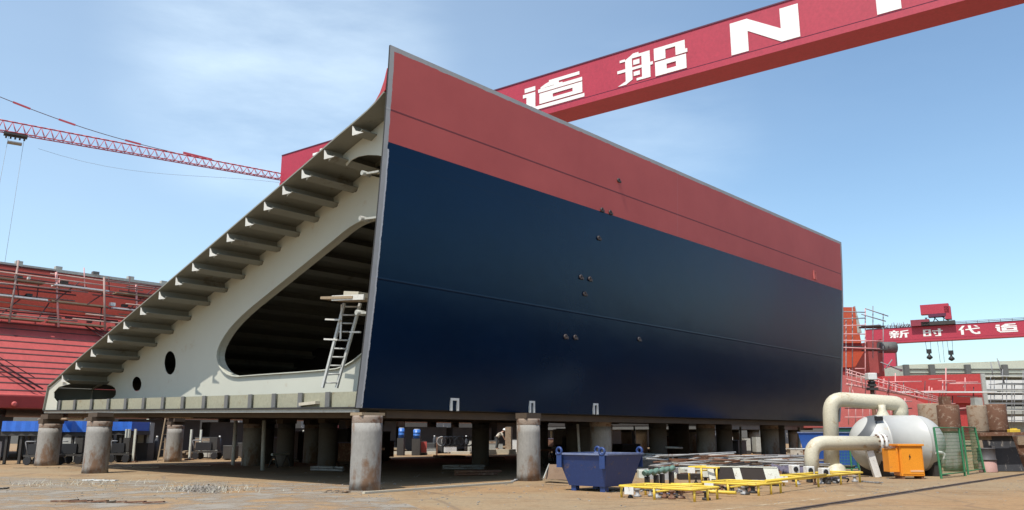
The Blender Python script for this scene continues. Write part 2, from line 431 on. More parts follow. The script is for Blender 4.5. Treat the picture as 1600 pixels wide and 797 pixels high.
# web frames
WS=2.1
def zslope(u):
    t=sorted(slope); 
    for (x0,y0),(x1,y1) in zip(t,t[1:]):
        if u<=x1: return y0+(y1-y0)*(u-x0)/(x1-x0)
    return t[-1][1]
tips_px=[(559,195),(505,240),(470,270),(440,297),(411,323),(382,348),(353,373),(326,397),(299,418),(273,440),(247,461),(218,487),(192,507),(167,530),(141,551),(117,573),(95,594)]
tips=[onS(x,y,0)[0] for x,y in tips_px]; tips[0]=.95
inn=off_line(slope,-.012)
web=[p for p in inn if p[0]<24.7 and p[0]>-.5]
right=[(hull_u(z)+th+.006,z) for z in (11.4,10.5,9,7.5,6,4.5,3.2,2.30)]
web=[(24.68,3.70)]+web[1:]+right+[(24.6,zb(24.6)+.04)]
P=lambda x,y: onS(x,y,WS)
big=rounded([(max(.2,a),c) for a,c in [P(344,540),P(341,566),P(360,589),P(400,585.5),P(500,579),P(548,573),P(600,520),P(620,420),P(628,352),P(588,340),P(556,350),P(520,380),P(440,445),P(372,500)]],2)
arch=rounded([(max(-.25,a),c) for a,c in [P(538,264),P(546,250),P(566,241),P(590,241),P(640,262),P(640,290),P(575,273)]],2)
holes=[big,arch]
for x,y,rx,ry in((266,567,9,18.5),(214,600,7.3,11.5)):
    holes.append([P(x+rx*math.cos(k*PI/10),y+ry*math.sin(k*PI/10)) for k in range(20)])
holes.append(rounded([P(80,616),P(92,603),P(150,600.5),P(182,602),P(181,626),P(120,628),P(84,629)],2))
sdir=Vector((-.957,.289)); ndir=Vector((-.289,-.957))
for u in tips[1:]:
    c=Vector((u,zslope(u)))+ndir*.34
    if 1<c.x<22: holes.append(circ(c.x-.1,c.y+.02,.12,.10,10))
PLW=lambda a,c,t: W(a,t,c)
wf=plate_with_holes('web_frame',web,holes,PLW,WS-.01,WS+.02,CREAM,hb)
rim=MB()
N=len(big)
for i in range(N):
    a=big[i]; c=big[(i+1)%N]; a0=big[i-1]; c1=big[(i+2)%N]
    def nrm(p,q):
        v=Vector((q[0]-p[0],q[1]-p[1])); v.normalize(); return Vector((v.y,-v.x))
    na=(nrm(a0,a)+nrm(a,c)).normalized(); nc=(nrm(a,c)+nrm(c,c1)).normalized()
    A=Vector(a);C=Vector(c); A2=A-na*.035; C2=C-nc*.035
    rim.add([W(A.x,WS-.11,A.y),W(C.x,WS-.11,C.y),W(C.x,WS+.25,C.y),W(A.x,WS+.25,A.y),W(A2.x,WS-.11,A2.y),W(C2.x,WS-.11,C2.y),W(C2.x,WS+.25,C2.y),W(A2.x,WS+.25,A2.y)],
            [(0,1,2,3),(4,7,6,5),(0,4,5,1),(3,2,6,7)])
rimo=rim.build('opening_rim',CREAM,hb); rimo.parent=wf
for k in (1,2,3):
    b=MB(); b.prism([(p[0],p[1]) for p in web],PLANE,[0,10.5,21.,L-.06][k],[0,10.53,21.03,L-.03][k]); b.build('bulkhead',SHADEIN,hb)
# corner plate at the far left
b=MB()
Q=lambda x,y: onS(x,y,.10)
b.prism([Q(68.5,641),Q(77,606),Q(94,591.5),Q(109,600),Q(92,604.5),Q(84,613),Q(84,622),Q(89,628),Q(88,640.5)],PLANE,.10,.13); b.build('corner_plate',CREAM,hb)
# longitudinal stiffeners under the sloping plate
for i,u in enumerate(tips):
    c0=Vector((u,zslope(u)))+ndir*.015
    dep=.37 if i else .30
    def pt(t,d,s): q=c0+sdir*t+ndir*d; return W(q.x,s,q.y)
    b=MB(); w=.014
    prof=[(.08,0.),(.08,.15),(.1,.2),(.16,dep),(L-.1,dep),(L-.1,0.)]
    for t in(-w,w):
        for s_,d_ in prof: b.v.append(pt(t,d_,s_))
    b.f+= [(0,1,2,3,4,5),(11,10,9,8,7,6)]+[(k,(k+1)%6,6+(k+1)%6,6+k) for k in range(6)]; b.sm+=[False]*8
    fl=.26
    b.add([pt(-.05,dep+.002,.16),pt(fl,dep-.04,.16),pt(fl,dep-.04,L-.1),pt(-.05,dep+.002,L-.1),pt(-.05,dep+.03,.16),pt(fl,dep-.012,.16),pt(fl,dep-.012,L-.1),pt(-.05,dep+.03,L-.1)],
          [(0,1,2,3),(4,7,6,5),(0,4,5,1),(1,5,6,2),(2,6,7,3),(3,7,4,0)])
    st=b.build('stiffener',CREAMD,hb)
    # sniped end: a small triangular face plate, painted pale as if sunlit
    b=MB(); e_=.02
    pts=[(0,-.015),(-.03,-.36),(-.60,-.40),(-.17,-.23)]
    z_0=zslope(u); vs=[W(u+a_,.03+.03*c_,z_0+c_) for a_,c_ in pts]+[W(u+a_,.055+.03*c_,z_0+c_) for a_,c_ in pts]
    b.add(vs,[(0,1,2,3),(7,6,5,4),(0,4,5,1),(1,5,6,2),(2,6,7,3),(3,7,4,0)])
    br=b.build('end_bracket',BRACK,hb); br.parent=st
# stiffeners standing on the bottom plate
bu=[onS(x,640,0)[0] for x in [111,137,163,190,218,248,279,312,347,384,421,462,505]]+[23.2]
for u in bu:
    h=.47; b=MB()
    b.prism([(u-.012,zb(u)+.032),(u+.012,zb(u)+.032),(u+.012,zb(u)+h),(u-.012,zb(u)+h)],PLANE,.14,L-.1)
    st=b.build('bottom_stiffener',LONGI,hb)
    b=MB(); b.box(W(u-.05,.10,zb(u)+h*.5+.02),(.03,.22,h-.03),(es,eu,Vector((0,0,1)))); fe=b.build('stiffener_end',paint('grey_edge_primer',(.15,.15,.145),(.11,.11,.105),.7),hb); fe.parent=st
bs=sorted(bu+[.12])
for u0,u1 in zip(bs,bs[1:]):
    um=(u0+u1)/2; b=MB(); b.add([W(uu,.17+d_,zb(uu)+zz) for d_ in(0,.02) for uu,zz in((u0+.015,.034),(u1-.17,.034),(u1-.17,.468),(u0+.015,.468))],[(0,1,2,3),(7,6,5,4),(0,4,5,1),(1,5,6,2),(2,6,7,3),(3,7,4,0)])
    b.build('coaming_plate',LONGI,hb)
KS=.75
arc=[onS(x,y,KS) for x,y in [(541,259),(549,250),(560,244.5),(574,242),(590,242.5),(606,246)]]
arc=[(a_,c_) for a_,c_ in arc if a_>hull_u(c_)+.1]
kp=[(arc[0][0]+.25,zslope(arc[0][0]+.25)-.02)]+[(u_,zslope(u_)-.02) for u_ in (arc[0][0]-.2,1.75,1.0,.4,0.,-.3,-.5)]+[(hull_u(11.2)+.075,11.2),(hull_u(arc[-1][1])+.075,arc[-1][1]-.02)]+arc[::-1]
b=MB(); b.prism(kp,PLANE,KS,KS+.03); b.build('knee_bracket',CREAM,hb)
# edge rail along the lower front edge
b=MB(); b.prism([(.25,zb(.2)-.024),(24.9,zb(25)-.024),(24.9,zb(25)-.12),(.25,zb(.2)-.12)],PLANE,.05,.2); b.build('front_edge_beam',GREYB,hb)
# white lifting clips and lugs welded on the side shell
def onhull(px,py):
    u=0.
    r=ray(px,py)
    for _ in range(8):
        d=(OX+u*eu.x)*eu.x+(OY+u*eu.y)*eu.y; t=d/(r[0]*eu.x+r[1]*eu.y)
        z=EYE+r[2]*t; u=hull_u(z)
    _,s=US(r[0]*t,r[1]*t); return s,z
for x,y,w,h,mt in((709,634,.36,.32,WHITE),(830,637.5,.28,.33,WHITE),(929.5,640.5,.30,.34,WHITE),(1272.5,431,.28,.42,PINKR)):
    s,z=onhull(x,y); b=MB(); u=hull_u(z)-.03; U=Vector((0,0,1)); t_=.075
    for ds in(-1,1): b.box(W(u,s+ds*(w/2-t_/2),z),(t_,.06,h),(es,eu,U))
    b.box(W(u,s,z+h/2+t_/2),(w,.06,t_),(es,eu,U)); b.build('welded_clip',mt,hb)
for x,y in((966,282),(940,328),(953,332),(935,372),(907,433),(921,436),(913,459),(883,526),(898,527),(998,530)):
    s,z=onhull(x,y); b=MB(); u=hull_u(z)
    b.lathe(W(u,s,z),[(.09,0),(.09,.05),(.045,.055),(.045,.02)],14,axis=-eu)
    b.box(W(u-.03,s+.11,z-.04),(.06,.05,.09),(es,eu,Vector((0,0,1))))
    b.build('welded_lug',paint('lug_steel',(.035,.035,.04),(.09,.06,.05),.5),hb)
for zz,n_ in ((7.9,1),(5.0,1),(9.35,1)):
    b=MB(); b.bar(W(.1,.5,zz),W(.75,.45,zz+.05),.09,.06); b.tube(W(.72,.3,zz+.05),W(.72,.62,zz+.05),.08); b.build('inner_bracket',GREYB,hb)
# ---------------------------------------------------------------- pillars and packing
def pillar(px,py,rpx,label,group='concrete pillars under the hull block',h=2.02,lean=0.,mat=CONC,rough=True,base3=None):
    p=G3(px,py); r=rpx/F*p.y*cp; v=Vector((p.x,p.y,0)).normalized(); c=p+v*r
    if base3 is not None: c=Vector(base3); r=rpx
    t=thing('concrete_pillar',label,'pillar',c,group)
    b=MB(); rr=random.Random(int(px*7+py)); nseg=7
    prof=[(r*(1.03+.02*rr.random()),0.)]+[(r*(1.0+.018*(rr.random()-.5)),h*.90*(k+1)/nseg) for k in range(nseg)]
    b.lathe(c,prof,28); b.build('column',mat,t)
    b=MB(); b.lathe(c,[(r*1.005,h*.90),(r*1.012,h*.905),(r*1.012,h*.975),(r*1.0,h)],28); b.build('steel_collar',STAINC if rough else DARKST,t)
    return c,r
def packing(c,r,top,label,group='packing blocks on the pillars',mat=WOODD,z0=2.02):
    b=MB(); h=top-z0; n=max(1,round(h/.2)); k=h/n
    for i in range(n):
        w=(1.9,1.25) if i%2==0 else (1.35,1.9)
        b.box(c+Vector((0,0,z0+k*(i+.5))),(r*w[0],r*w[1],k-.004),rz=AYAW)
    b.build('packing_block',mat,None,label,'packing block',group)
PL=[((570,767,24),'grey concrete pillar standing under the near lower corner of the navy hull side'),
 ((148,740,18.5),'half sunlit concrete pillar with rusty brown top, second from the left'),
 ((72,728,16.5),'leftmost concrete pillar with pale scrape, under the far left corner of the block'),
 ((270,722,12.5),'slim concrete pillar right behind the wooden ladder'),
 ((392,728,15),'dark shaded pillar under the middle of the open block end'),
 ((487,724,14),'dark shaded pillar just left of the near corner pillar'),
 ((826,752,18.5),'weathered concrete pillar between the near corner and the blue skip'),
 ((940,739,17),'grey concrete pillar standing directly behind the blue skip'),
 ((1105,726,14.5),'brownish concrete pillar behind the heap of scrap pipes'),
 ((1205,721.5,14),'pale grey pillar left of the rusty wooden box and cream pipes')]
for (x,y,r),lab in PL:
    c,rr_=pillar(x,y,r,lab,h=2.02)
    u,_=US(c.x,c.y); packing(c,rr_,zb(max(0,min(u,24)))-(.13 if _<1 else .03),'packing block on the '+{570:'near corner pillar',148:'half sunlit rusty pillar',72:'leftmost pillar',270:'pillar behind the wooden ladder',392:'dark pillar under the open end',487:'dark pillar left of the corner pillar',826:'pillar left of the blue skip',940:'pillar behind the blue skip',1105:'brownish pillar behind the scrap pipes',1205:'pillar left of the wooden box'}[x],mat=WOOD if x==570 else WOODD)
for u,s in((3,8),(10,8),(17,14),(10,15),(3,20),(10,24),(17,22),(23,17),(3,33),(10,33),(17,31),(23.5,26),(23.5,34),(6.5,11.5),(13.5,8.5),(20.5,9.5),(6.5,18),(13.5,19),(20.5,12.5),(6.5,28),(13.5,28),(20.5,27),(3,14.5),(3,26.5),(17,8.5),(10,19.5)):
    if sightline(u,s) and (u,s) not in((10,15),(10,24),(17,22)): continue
    c=W(u,s,0); pillar(int(u*10),int(s*10),.42,'dark pillar deep in the shade under the hull block',base3=c,rough=False,mat=paint('shade_dark_concrete',(.13,.115,.10),(.08,.07,.06),.9,1.2,.9,(.12,.07,.04),.2,1.4))  # concrete colour darkened to imitate the deep shade under the block
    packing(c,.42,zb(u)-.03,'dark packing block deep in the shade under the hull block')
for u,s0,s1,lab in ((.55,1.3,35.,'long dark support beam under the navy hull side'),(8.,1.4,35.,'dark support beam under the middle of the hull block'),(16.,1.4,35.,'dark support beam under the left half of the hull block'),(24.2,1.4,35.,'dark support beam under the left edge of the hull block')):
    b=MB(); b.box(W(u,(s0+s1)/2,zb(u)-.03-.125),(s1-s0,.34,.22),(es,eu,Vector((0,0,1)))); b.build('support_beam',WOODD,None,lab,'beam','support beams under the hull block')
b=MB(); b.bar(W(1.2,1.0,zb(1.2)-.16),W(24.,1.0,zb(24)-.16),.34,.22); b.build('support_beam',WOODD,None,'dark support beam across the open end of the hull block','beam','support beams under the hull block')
# ---------------------------------------------------------------- red ship section on the left
rs=thing('red_ship_section','long sloping red hull section behind scaffolding at the left edge','hull block',W(50,30,2.4))
prof=[(36,3.05),(36,3.80),(36.25,3.9),(40.0,8.55),(40.35,8.62),(40.7,9.5),(41.2,12.35),(41.5,12.35),(66,12.2),(66,3.05)]
S0,S1=-18.,78.
MB().prism(prof,PLANE,S0,S1).build('hull_plating',SHIPRED,rs)
MB().prism([(40.68,9.56),(40.72,9.56),(41.17,12.3),(41.13,12.3)],PLANE,S0+.01,S1-.01).build('upper_strake',paint('scarlet_primer',(.42,.06,.035),(.32,.045,.03),.65,.5,.9),rs)
MB().prism([(35.96,3.09),(35.96,3.72),(35.99,3.72),(35.99,3.09)],PLANE,S0,S1).build('lower_strake',SHIPDK,rs)
MB().prism([(41.10,12.36),(41.10,12.56),(41.5,12.56),(41.5,12.36)],PLANE,S0,S1).build('deck_edge_strip',GREYB,rs)
b=MB()
for k in range(12):   # plate seams as raised laps
    t=(k+.5+R.uniform(-.25,.25))/12; u=36.25+t*3.75; z=3.9+t*4.65
    b.prism([(u-.03,z+.006),(u-.01,z+.05),(u+.03,z+.07),(u+.01,z+.02)],PLANE,S0+R.random()*6,S1)
b.build('plate_seam',TUBED,rs)
for k in range(22):
    b=MB(); s=-7+k*2.45; b.box(W(41.3,s,12.66),(.42,.35,.24),(es,eu,Vector((0,0,1)))); b.build('deck_lug',GREYD if k%3==0 else GREYB,rs)
b=MB(); b.lathe(W(35.9,2.0,3.25),[(.17,0),(.15,.06),(.08,.1)],16,axis=-eu); b.build('hull_boss',SHIPRED,rs)
# scaffold along its upper edge
sc=thing('edge_scaffold','rusty tube scaffold with plank walkways along the top of the red hull section','scaffold',W(39.6,10,8.7))
for zz,du in((10.1,0),(11.2,0),(8.75,-.1)):
    for k in range(16):
        MB().box(W(39.55+du+R.uniform(-.1,.1),-10+k*4.05,zz+R.uniform(-.05,.05)),(R.uniform(3.2,4.3),.75,.10),(es,eu,Vector((0,0,1)))).build('walkway_plank',R.choice((WOOD,WOOD,RUSTL,WHITE)),sc)
for zz,uu in((9.4,39.2),(9.7,39.9),(10.5,39.2),(10.85,39.2),(11.05,39.9),(11.6,39.2),(11.9,39.9),(12.0,39.25),(9.0,39.15),(9.2,39.6),(10.3,39.9),(11.3,39.3),(11.45,39.9),(10.0,39.5)):
    for k in range(7):
        s=-10+k*8.6+R.uniform(-3,3); MB().tube(W(uu,s-.4,zz+R.uniform(-.12,.12)),W(uu+R.uniform(-.1,.1),s+8.8,zz+R.uniform(-.16,.16)),.05,6).build('ledger',TUBE if R.random()<.6 else TUBED,sc)
for k in range(19):
    s=-8+k*2.6+R.uniform(-.4,.4); MB().tube(W(39.15,s,8.4),W(39.2+R.uniform(-.2,.3),s+R.uniform(-.5,.5),11.3+R.random()*1.3),.07,6).build('standard',TUBEP if k%2 else TUBE,sc)
for k in range(26):
    s=-7+k*1.7+R.uniform(-.8,.8); z_=R.choice((8.8,10.1)); MB().tube(W(39.18,s,z_),W(39.6,s+R.uniform(-2,2.4),z_+R.uniform(.8,1.9)),.04,6).build('brace',TUBED,sc)
for k in range(62):
    s=R.uniform(-8,34); zz=R.choice((8.85,10.2,11.3)); b=MB()
    b.box(W(39.5,s,zz+.13),(R.uniform(.12,.5),.3,R.uniform(.1,.3)),(es,eu,Vector((0,0,1)))); b.build('stacked_kit',R.choice((DARKST,TUBED,WHITE,RUST,GREYD)),sc)
for k in range(34):
    s=-8+k*1.5+R.uniform(-.5,.5); zz=R.choice((10.2,11.3)); MB().tube(W(39.85,s,zz),W(39.9+R.uniform(-.1,.3),s+R.uniform(-.2,.2),zz+R.uniform(.7,1.6)),.035,6).build('toe_post',R.choice((TUBE,TUBED,TUBEP)),sc)
# stair rails raking down its sloping side
for i,s0 in enumerate((-3.2,7.0,16.5,-10)):
    st=thing('raking_ladder',['thin raking ladder leaning on the red hull side at the far left','thin raking ladder on the red hull side near the sloping plate of the block','raking ladder on the red hull side behind the sloping plate','raking ladder at the outer end of the red hull'][i],'ladder',W(36.2,s0+5,3.9),'raking ladders on the red hull')
    for q in(-.22,.22): MB().tube(W(36.1,s0+6.5+q,4.2),W(39.8,s0+q,8.75),.05,6).build('stringer',TUBED,st)
    MB().tube(W(36.5,s0+6.3,4.9),W(39.6,s0+.6,8.7),.03,6).build('handrail',TUBED,st)
    MB().tube(W(37.4,s0+4.4,5.6),W(37.5,s0+3.6,7.4),.05,6).build('post',TUBED,st)
for u in (39,48,57):
    for k,s in enumerate((-8,2,12,22,34,46,58,70)):
        c=W(u,s,0); pillar(int(u*31),int(s*17),.5,'dark pillar in the shade under the red hull section','pillars under the red hull section',base3=c,rough=False,h=3.0)
for k,s in enumerate(range(-6,76,6)):
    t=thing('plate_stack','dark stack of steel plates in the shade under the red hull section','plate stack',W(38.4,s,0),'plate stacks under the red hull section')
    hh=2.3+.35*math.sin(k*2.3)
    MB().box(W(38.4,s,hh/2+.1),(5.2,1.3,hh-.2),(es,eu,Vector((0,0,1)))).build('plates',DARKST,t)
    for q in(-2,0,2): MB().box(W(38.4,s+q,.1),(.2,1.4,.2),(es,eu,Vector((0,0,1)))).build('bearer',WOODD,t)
# ---------------------------------------------------------------- other blocks beyond
def block(label,u0,u1,s0,s1,z0,z1,mat):
    t=thing('background_block',label,'hull block',W((u0+u1)/2,(s0+s1)/2,z0))
    MB().prism([(u0,z0),(u1,z0),(u1,z1),(u0,z1)],PLANE,s0,s1).build('shell',mat,t)
    MB().prism([(u0-.05,z0+.3),(u1+.05,z0+.3),(u1+.05,z0+.55),(u0-.05,z0+.55)],PLANE,s0-.05,s1+.05).build('rubbing_band',DARKST,t)
    return t
block('dark steel section standing behind the far end of the hull block',13,32,42,62,1.9,4.2,GREYD)
for u in(14,20,27):
    for s in(44,52,60): pillar(u*10+s,s,.5,'dark pillar under the steel section behind the block','pillars under the far steel section',base3=W(u,s,0),rough=False,h=1.9)
t=thing('background_block','long dark hull section added out of view, to darken the reflection in the navy side','hull block',W(-21,40,.8))  # unseen mass, added to give the lower navy side a dark reflection
MB().prism([(-17,1.2),(-17.2,5.4),(-24,6.),(-25,1.2)],PLANE,9,78).build('shell',paint('added_mass_brown',(.05,.035,.03),(.035,.025,.02),.8,.4),t)
for k in range(9): MB().box(W(-20,12+k*8,.6),(1.,5,1.19),(es,eu,Vector((0,0,1)))).build('cradle',DARKST,t)
for k in range(14): MB().box(W(-17.12,11+k*5,3.2),(.25,.3,3.6),(es,eu,Vector((0,0,1)))).build('frame_rib',DARKST,t)
R6=random.Random(5)
for k in range(17):
    u,s=R6.uniform(6,24.5),R6.uniform(12,41)
    if sightline(u,s): continue
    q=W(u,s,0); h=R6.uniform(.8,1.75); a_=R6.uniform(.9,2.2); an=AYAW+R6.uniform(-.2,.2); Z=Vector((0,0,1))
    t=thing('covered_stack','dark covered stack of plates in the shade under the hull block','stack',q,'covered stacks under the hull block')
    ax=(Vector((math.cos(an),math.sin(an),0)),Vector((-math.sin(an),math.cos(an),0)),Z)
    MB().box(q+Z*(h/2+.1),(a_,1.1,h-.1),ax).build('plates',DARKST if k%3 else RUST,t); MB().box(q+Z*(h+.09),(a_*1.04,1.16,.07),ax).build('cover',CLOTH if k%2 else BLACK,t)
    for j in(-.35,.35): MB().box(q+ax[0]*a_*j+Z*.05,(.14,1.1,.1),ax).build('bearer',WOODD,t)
R4=random.Random(11)
tlab={0:'low steel trestle in the shade under the hull block',1:'bundle of short tubes lying in the shade under the hull block',2:'upright prop in the shade under the hull block'}
for k in range(46):
    u,s=R4.uniform(1,24),R4.uniform(4,34); q=W(u,s,0); kd=k%3
    if kd!=1 and sightline(u,s): continue
    if kd==0:
        t=thing('steel_trestle',tlab[0],'trestle',q,'small trestles under the hull block'); an=R4.uniform(0,3); dx=Vector((math.cos(an),math.sin(an),0)); dy=Vector((-dx.y,dx.x,0)); hh=R4.uniform(.5,.95)
        MB().bar(q-dx*.7+Vector((0,0,hh)),q+dx*.7+Vector((0,0,hh)),.1,.1).build('top_bar',R4.choice((RUST,GREYB,DARKST)),t)
        for a_ in(-.55,.55):
            for b_ in(-.25,.25): MB().tube(q+dx*a_+dy*b_,q+dx*a_+Vector((0,0,hh)),.035,6).build('leg',DARKST,t)
    elif kd==1:
        b=MB(); an=R4.uniform(-.6,.9); dx=Vector((math.cos(an),math.sin(an),0)); dy=Vector((-dx.y,dx.x,0))
        for j in range(7): b.tube(q+dy*(j%4*.12)+Vector((0,0,.06+.1*(j//4))),q+dx*R4.uniform(1,1.9)+dy*(j%4*.12)+Vector((0,0,.06+.1*(j//4))),.05,6)
        b.build('tube_bundle',R4.choice((SCRAP,RUST,ALU)),None,tlab[1],'tubes','tube bundles under the hull block')
    else:
        MB().ring([q,q+Vector((R4.uniform(-.1,.1),0,zb(u)-.35))],R4.uniform(.05,.1),8).build('upright_prop',R4.choice((RUST,GREYB,DARKST,WHITE)),None,tlab[2],'prop','upright props under the hull block')
kinds=(('pale_crate','small pale crate on the sunlit strip beyond the hull block','crate',GREYB),('white_box','white box on the sunlit strip beyond the hull block','box',WHITE),('rusty_crate','rusty crate on the sunlit strip beyond the hull block','crate',RUSTL),('dark_crate','dark crate on the sunlit strip beyond the hull block','crate',DARKST),('timber_rack','low timber rack on the sunlit strip beyond the hull block','rack',WOOD),('gas_bottle','slim gas bottle on the sunlit strip beyond the hull block','bottle',SLATE),('tall_post','tall pale post on the sunlit strip beyond the hull block','post',PALE))
for k in range(84):
    nm,lab,cat,mt=kinds[k%7]; u,s=R4.uniform(27.5,35.3),R4.uniform(-2,48); q=W(u,s,0)
    if sightline(u,s) and q.y<67: continue
    an=R4.uniform(0,3)
    t=thing(nm,lab,cat,q,'yard kit beyond the hull block')
    dx=Vector((math.cos(an),math.sin(an),0)); dy=Vector((-dx.y,dx.x,0)); Z=Vector((0,0,1))
    if nm=='gas_bottle':
        MB().lathe(q,[(.13,0),(.13,1.1),(.09,1.25),(.04,1.3)],12).build('cylinder',mt,t); MB().lathe(q+Z*1.3,[(.06,0),(.06,.12)],10).build('valve_cap',WHITE,t)
    elif nm=='tall_post':
        MB().box(q+Z*.9,(.11,.11,1.8),(dx,dy,Z)).build('shaft',mt,t); MB().box(q+Z*.04,(.4,.4,.08),(dx,dy,Z)).build('base',RUST,t)
    elif nm=='timber_rack':
        for j in range(4): MB().box(q+dy*(j*.28-.4)+Z*(.3+.1*(j%2)),(2.2,.2,.12),(dx,dy,Z)).build('beam',mt,t)
        for j in(-.8,.8): MB().box(q+dx*j+Z*.12,(.14,1.2,.23),(dx,dy,Z)).build('bearer',WOODD,t)
    else:
        a,c_,h=R4.uniform(.4,1.5),R4.uniform(.4,.9),R4.uniform(.35,1.3)
        MB().box(q+Z*(h/2+.08),(a,c_,h),(dx,dy,Z)).build('body',mt,t)
        for j in(-.3,.3): MB().box(q+dx*a*j+Z*.04,(.1,c_,.08),(dx,dy,Z)).build('skid',WOODD,t)
        MB().box(q+Z*(h+.1),(a*1.03,c_*1.03,.04),(dx,dy,Z)).build('lid',GREYD,t)
# far sheds closing the view under the blocks
for i,(x0,x1,y,h,mt,lab) in enumerate(((-150,-70,150,7,GREYD,'long dark shed far beyond the red hull at left'),(-66,4,165,6,DARKST,'long low shed far beyond the gap under the block'),(8,70,150,7,GREYD,'dark workshop far behind the pillars'))):
    t=thing('workshop_shed',lab,'shed',((x0+x1)/2,y,0))
    MB().box(((x0+x1)/2,y,h/2),(x1-x0,20,h)).build('wall',mt,t)
    MB().prism([(y-10.6,h),(y,h+2),(y+10.6,h)],lambda a,c,tt:(tt,a,c),x0-.5,x1+.5).build('roof',GREYB,t)
    for k in range(6):
        xx=x0+(k+.5)*(x1-x0)/6; MB().box((xx,y-10.05,2.),(4.5,.2,4.)).build('door',SLATE,t)

# blue corrugated containers seen under the block at left
def container(px0,px1,ytop,ybot,D,label):
    a=AT(px0,ytop,D); b_=AT(px1,ybot,D); z1=a.z; z0=b_.z; x0,x1=a.x,b_.x
    t=thing('blue_container',label,'container',((x0+x1)/2,D,0),'blue containers behind the block')
    b=MB(); n=max(4,int((x1-x0)/.25)); pts=[]
    for i in range(n+1):
        x=x0+(x1-x0)*i/n; pts.append((x,D-(.06 if i%2 else 0)))
    pts+= [(x1,D+2.4),(x0,D+2.4)]
    b.prism(pts,lambda p,q,tt:(p,q,tt),z0,z1); b.build('body',BLUEL,t)
    MB().box(((x0+x1)/2,D+1.2,z0-.12),(x1-x0+.1,2.3,.22)).build('trailer_bed',DARKST,t)
    for q in(.12,.5,.88):
        for dy in(.2,2.2): MB().box((x0+(x1-x0)*q,D+dy,(z0-.24)/2),(.12,.12,z0-.24)).build('trestle_leg',DARKST,t)
for a_ in((4,62,658,674,43.6,'bright blue corrugated container at the far left under the red hull'),(90,136,658,675,45.6,'bright blue corrugated container between the two left pillars'),(171,206,659,673,47.4,'bright blue corrugated container right of the rusty topped pillar')): container(*a_)
# ---------------------------------------------------------------- gantry cranes
def glyph(k):
    r=lambda x0,x1,y0,y1:[(x0,y0),(x1,y0),(x1,y1),(x0,y1)]
    def hole(x0,x1,y0,y1,a0,a1,b0,b1): return [r(x0,a0,y0,y1),r(a1,x1,y0,y1),r(a0,a1,y0,b0),r(a0,a1,b1,y1)]
    if k=='zao': return [r(3,21,76,92),r(0,21,57,70),[(6,24),(21,13),(21,57),(6,57)],[(6,22),(21,0),(100,0),(100,13),(28,13),(21,13.1)],
        r(60,93,86,98),r(44,60,76,98),[(30,74),(44,76),(44,92),(38,88),(30,80)],r(26,97,61,74),r(52,66,74,78)]+hole(28,97,18,57,50,82,31,44)
    if k=='chuan': return [r(12,22,12,84),[(0,0),(12,0),(22,12),(12,12)],r(36,48,4,94),[(22,84),(36,84),(36,94),(20,94),(12,84)],[(20,94),(32,94),(32,100),(24,100)],r(0,12,44,54),r(22,36,44,53),r(4,12,80,88),
        r(24,33,60,76),r(24,33,22,36),r(48,52,44,54),r(28,36,4,12),
        r(54,70,52,94),r(70,84,82,94),r(84,97,52,94),r(97,100,52,64)]+hole(55,98,0,47,71,84,15,32)
    if k=='xin': return [r(20,32,88,100),r(2,50,77,88),r(10,19,66,77),r(33,42,66,77),r(0,52,55,66),r(20,32,48,55),r(2,50,37,48),r(20,32,0,37),[(2,4),(12,4),(19,30),(9,30)],r(36,45,8,30),
        [(57,76),(98,86),(98,98),(57,88)],[(50,0),(61,0),(68,40),(68,76),(57,76),(57,40)],r(68,100,50,62),r(78,90,0,50)]
    if k=='shi': return [r(0,12,6,92),r(28,40,6,92),r(12,28,80,92),r(12,28,44,55),r(12,28,6,17),r(46,76,64,76),r(76,90,0,98),r(90,100,64,76),r(60,76,0,11),[(50,50),(60,56),(68,32),(58,26)]]
    if k=='dai': return [[(20,100),(33,100),(14,52),(0,52)],r(12,25,0,56),[(33,48),(100,60),(100,72),(33,60)],[(46,100),(60,100),(62,60),(50,55)],[(50,55),(62,58),(74,22),(62,14)],[(62,14),(74,22),(88,13),(88,0),(78,0)],r(88,100,0,26),[(72,98),(84,98),(96,82),(84,82)]]
    if k=='N': return [r(0,26,0,100),r(74,100,0,100),[(26,100),(26,62),(74,0),(74,40)]]
    if k=='T': return [r(0,100,74,100),r(36,66,0,74)]
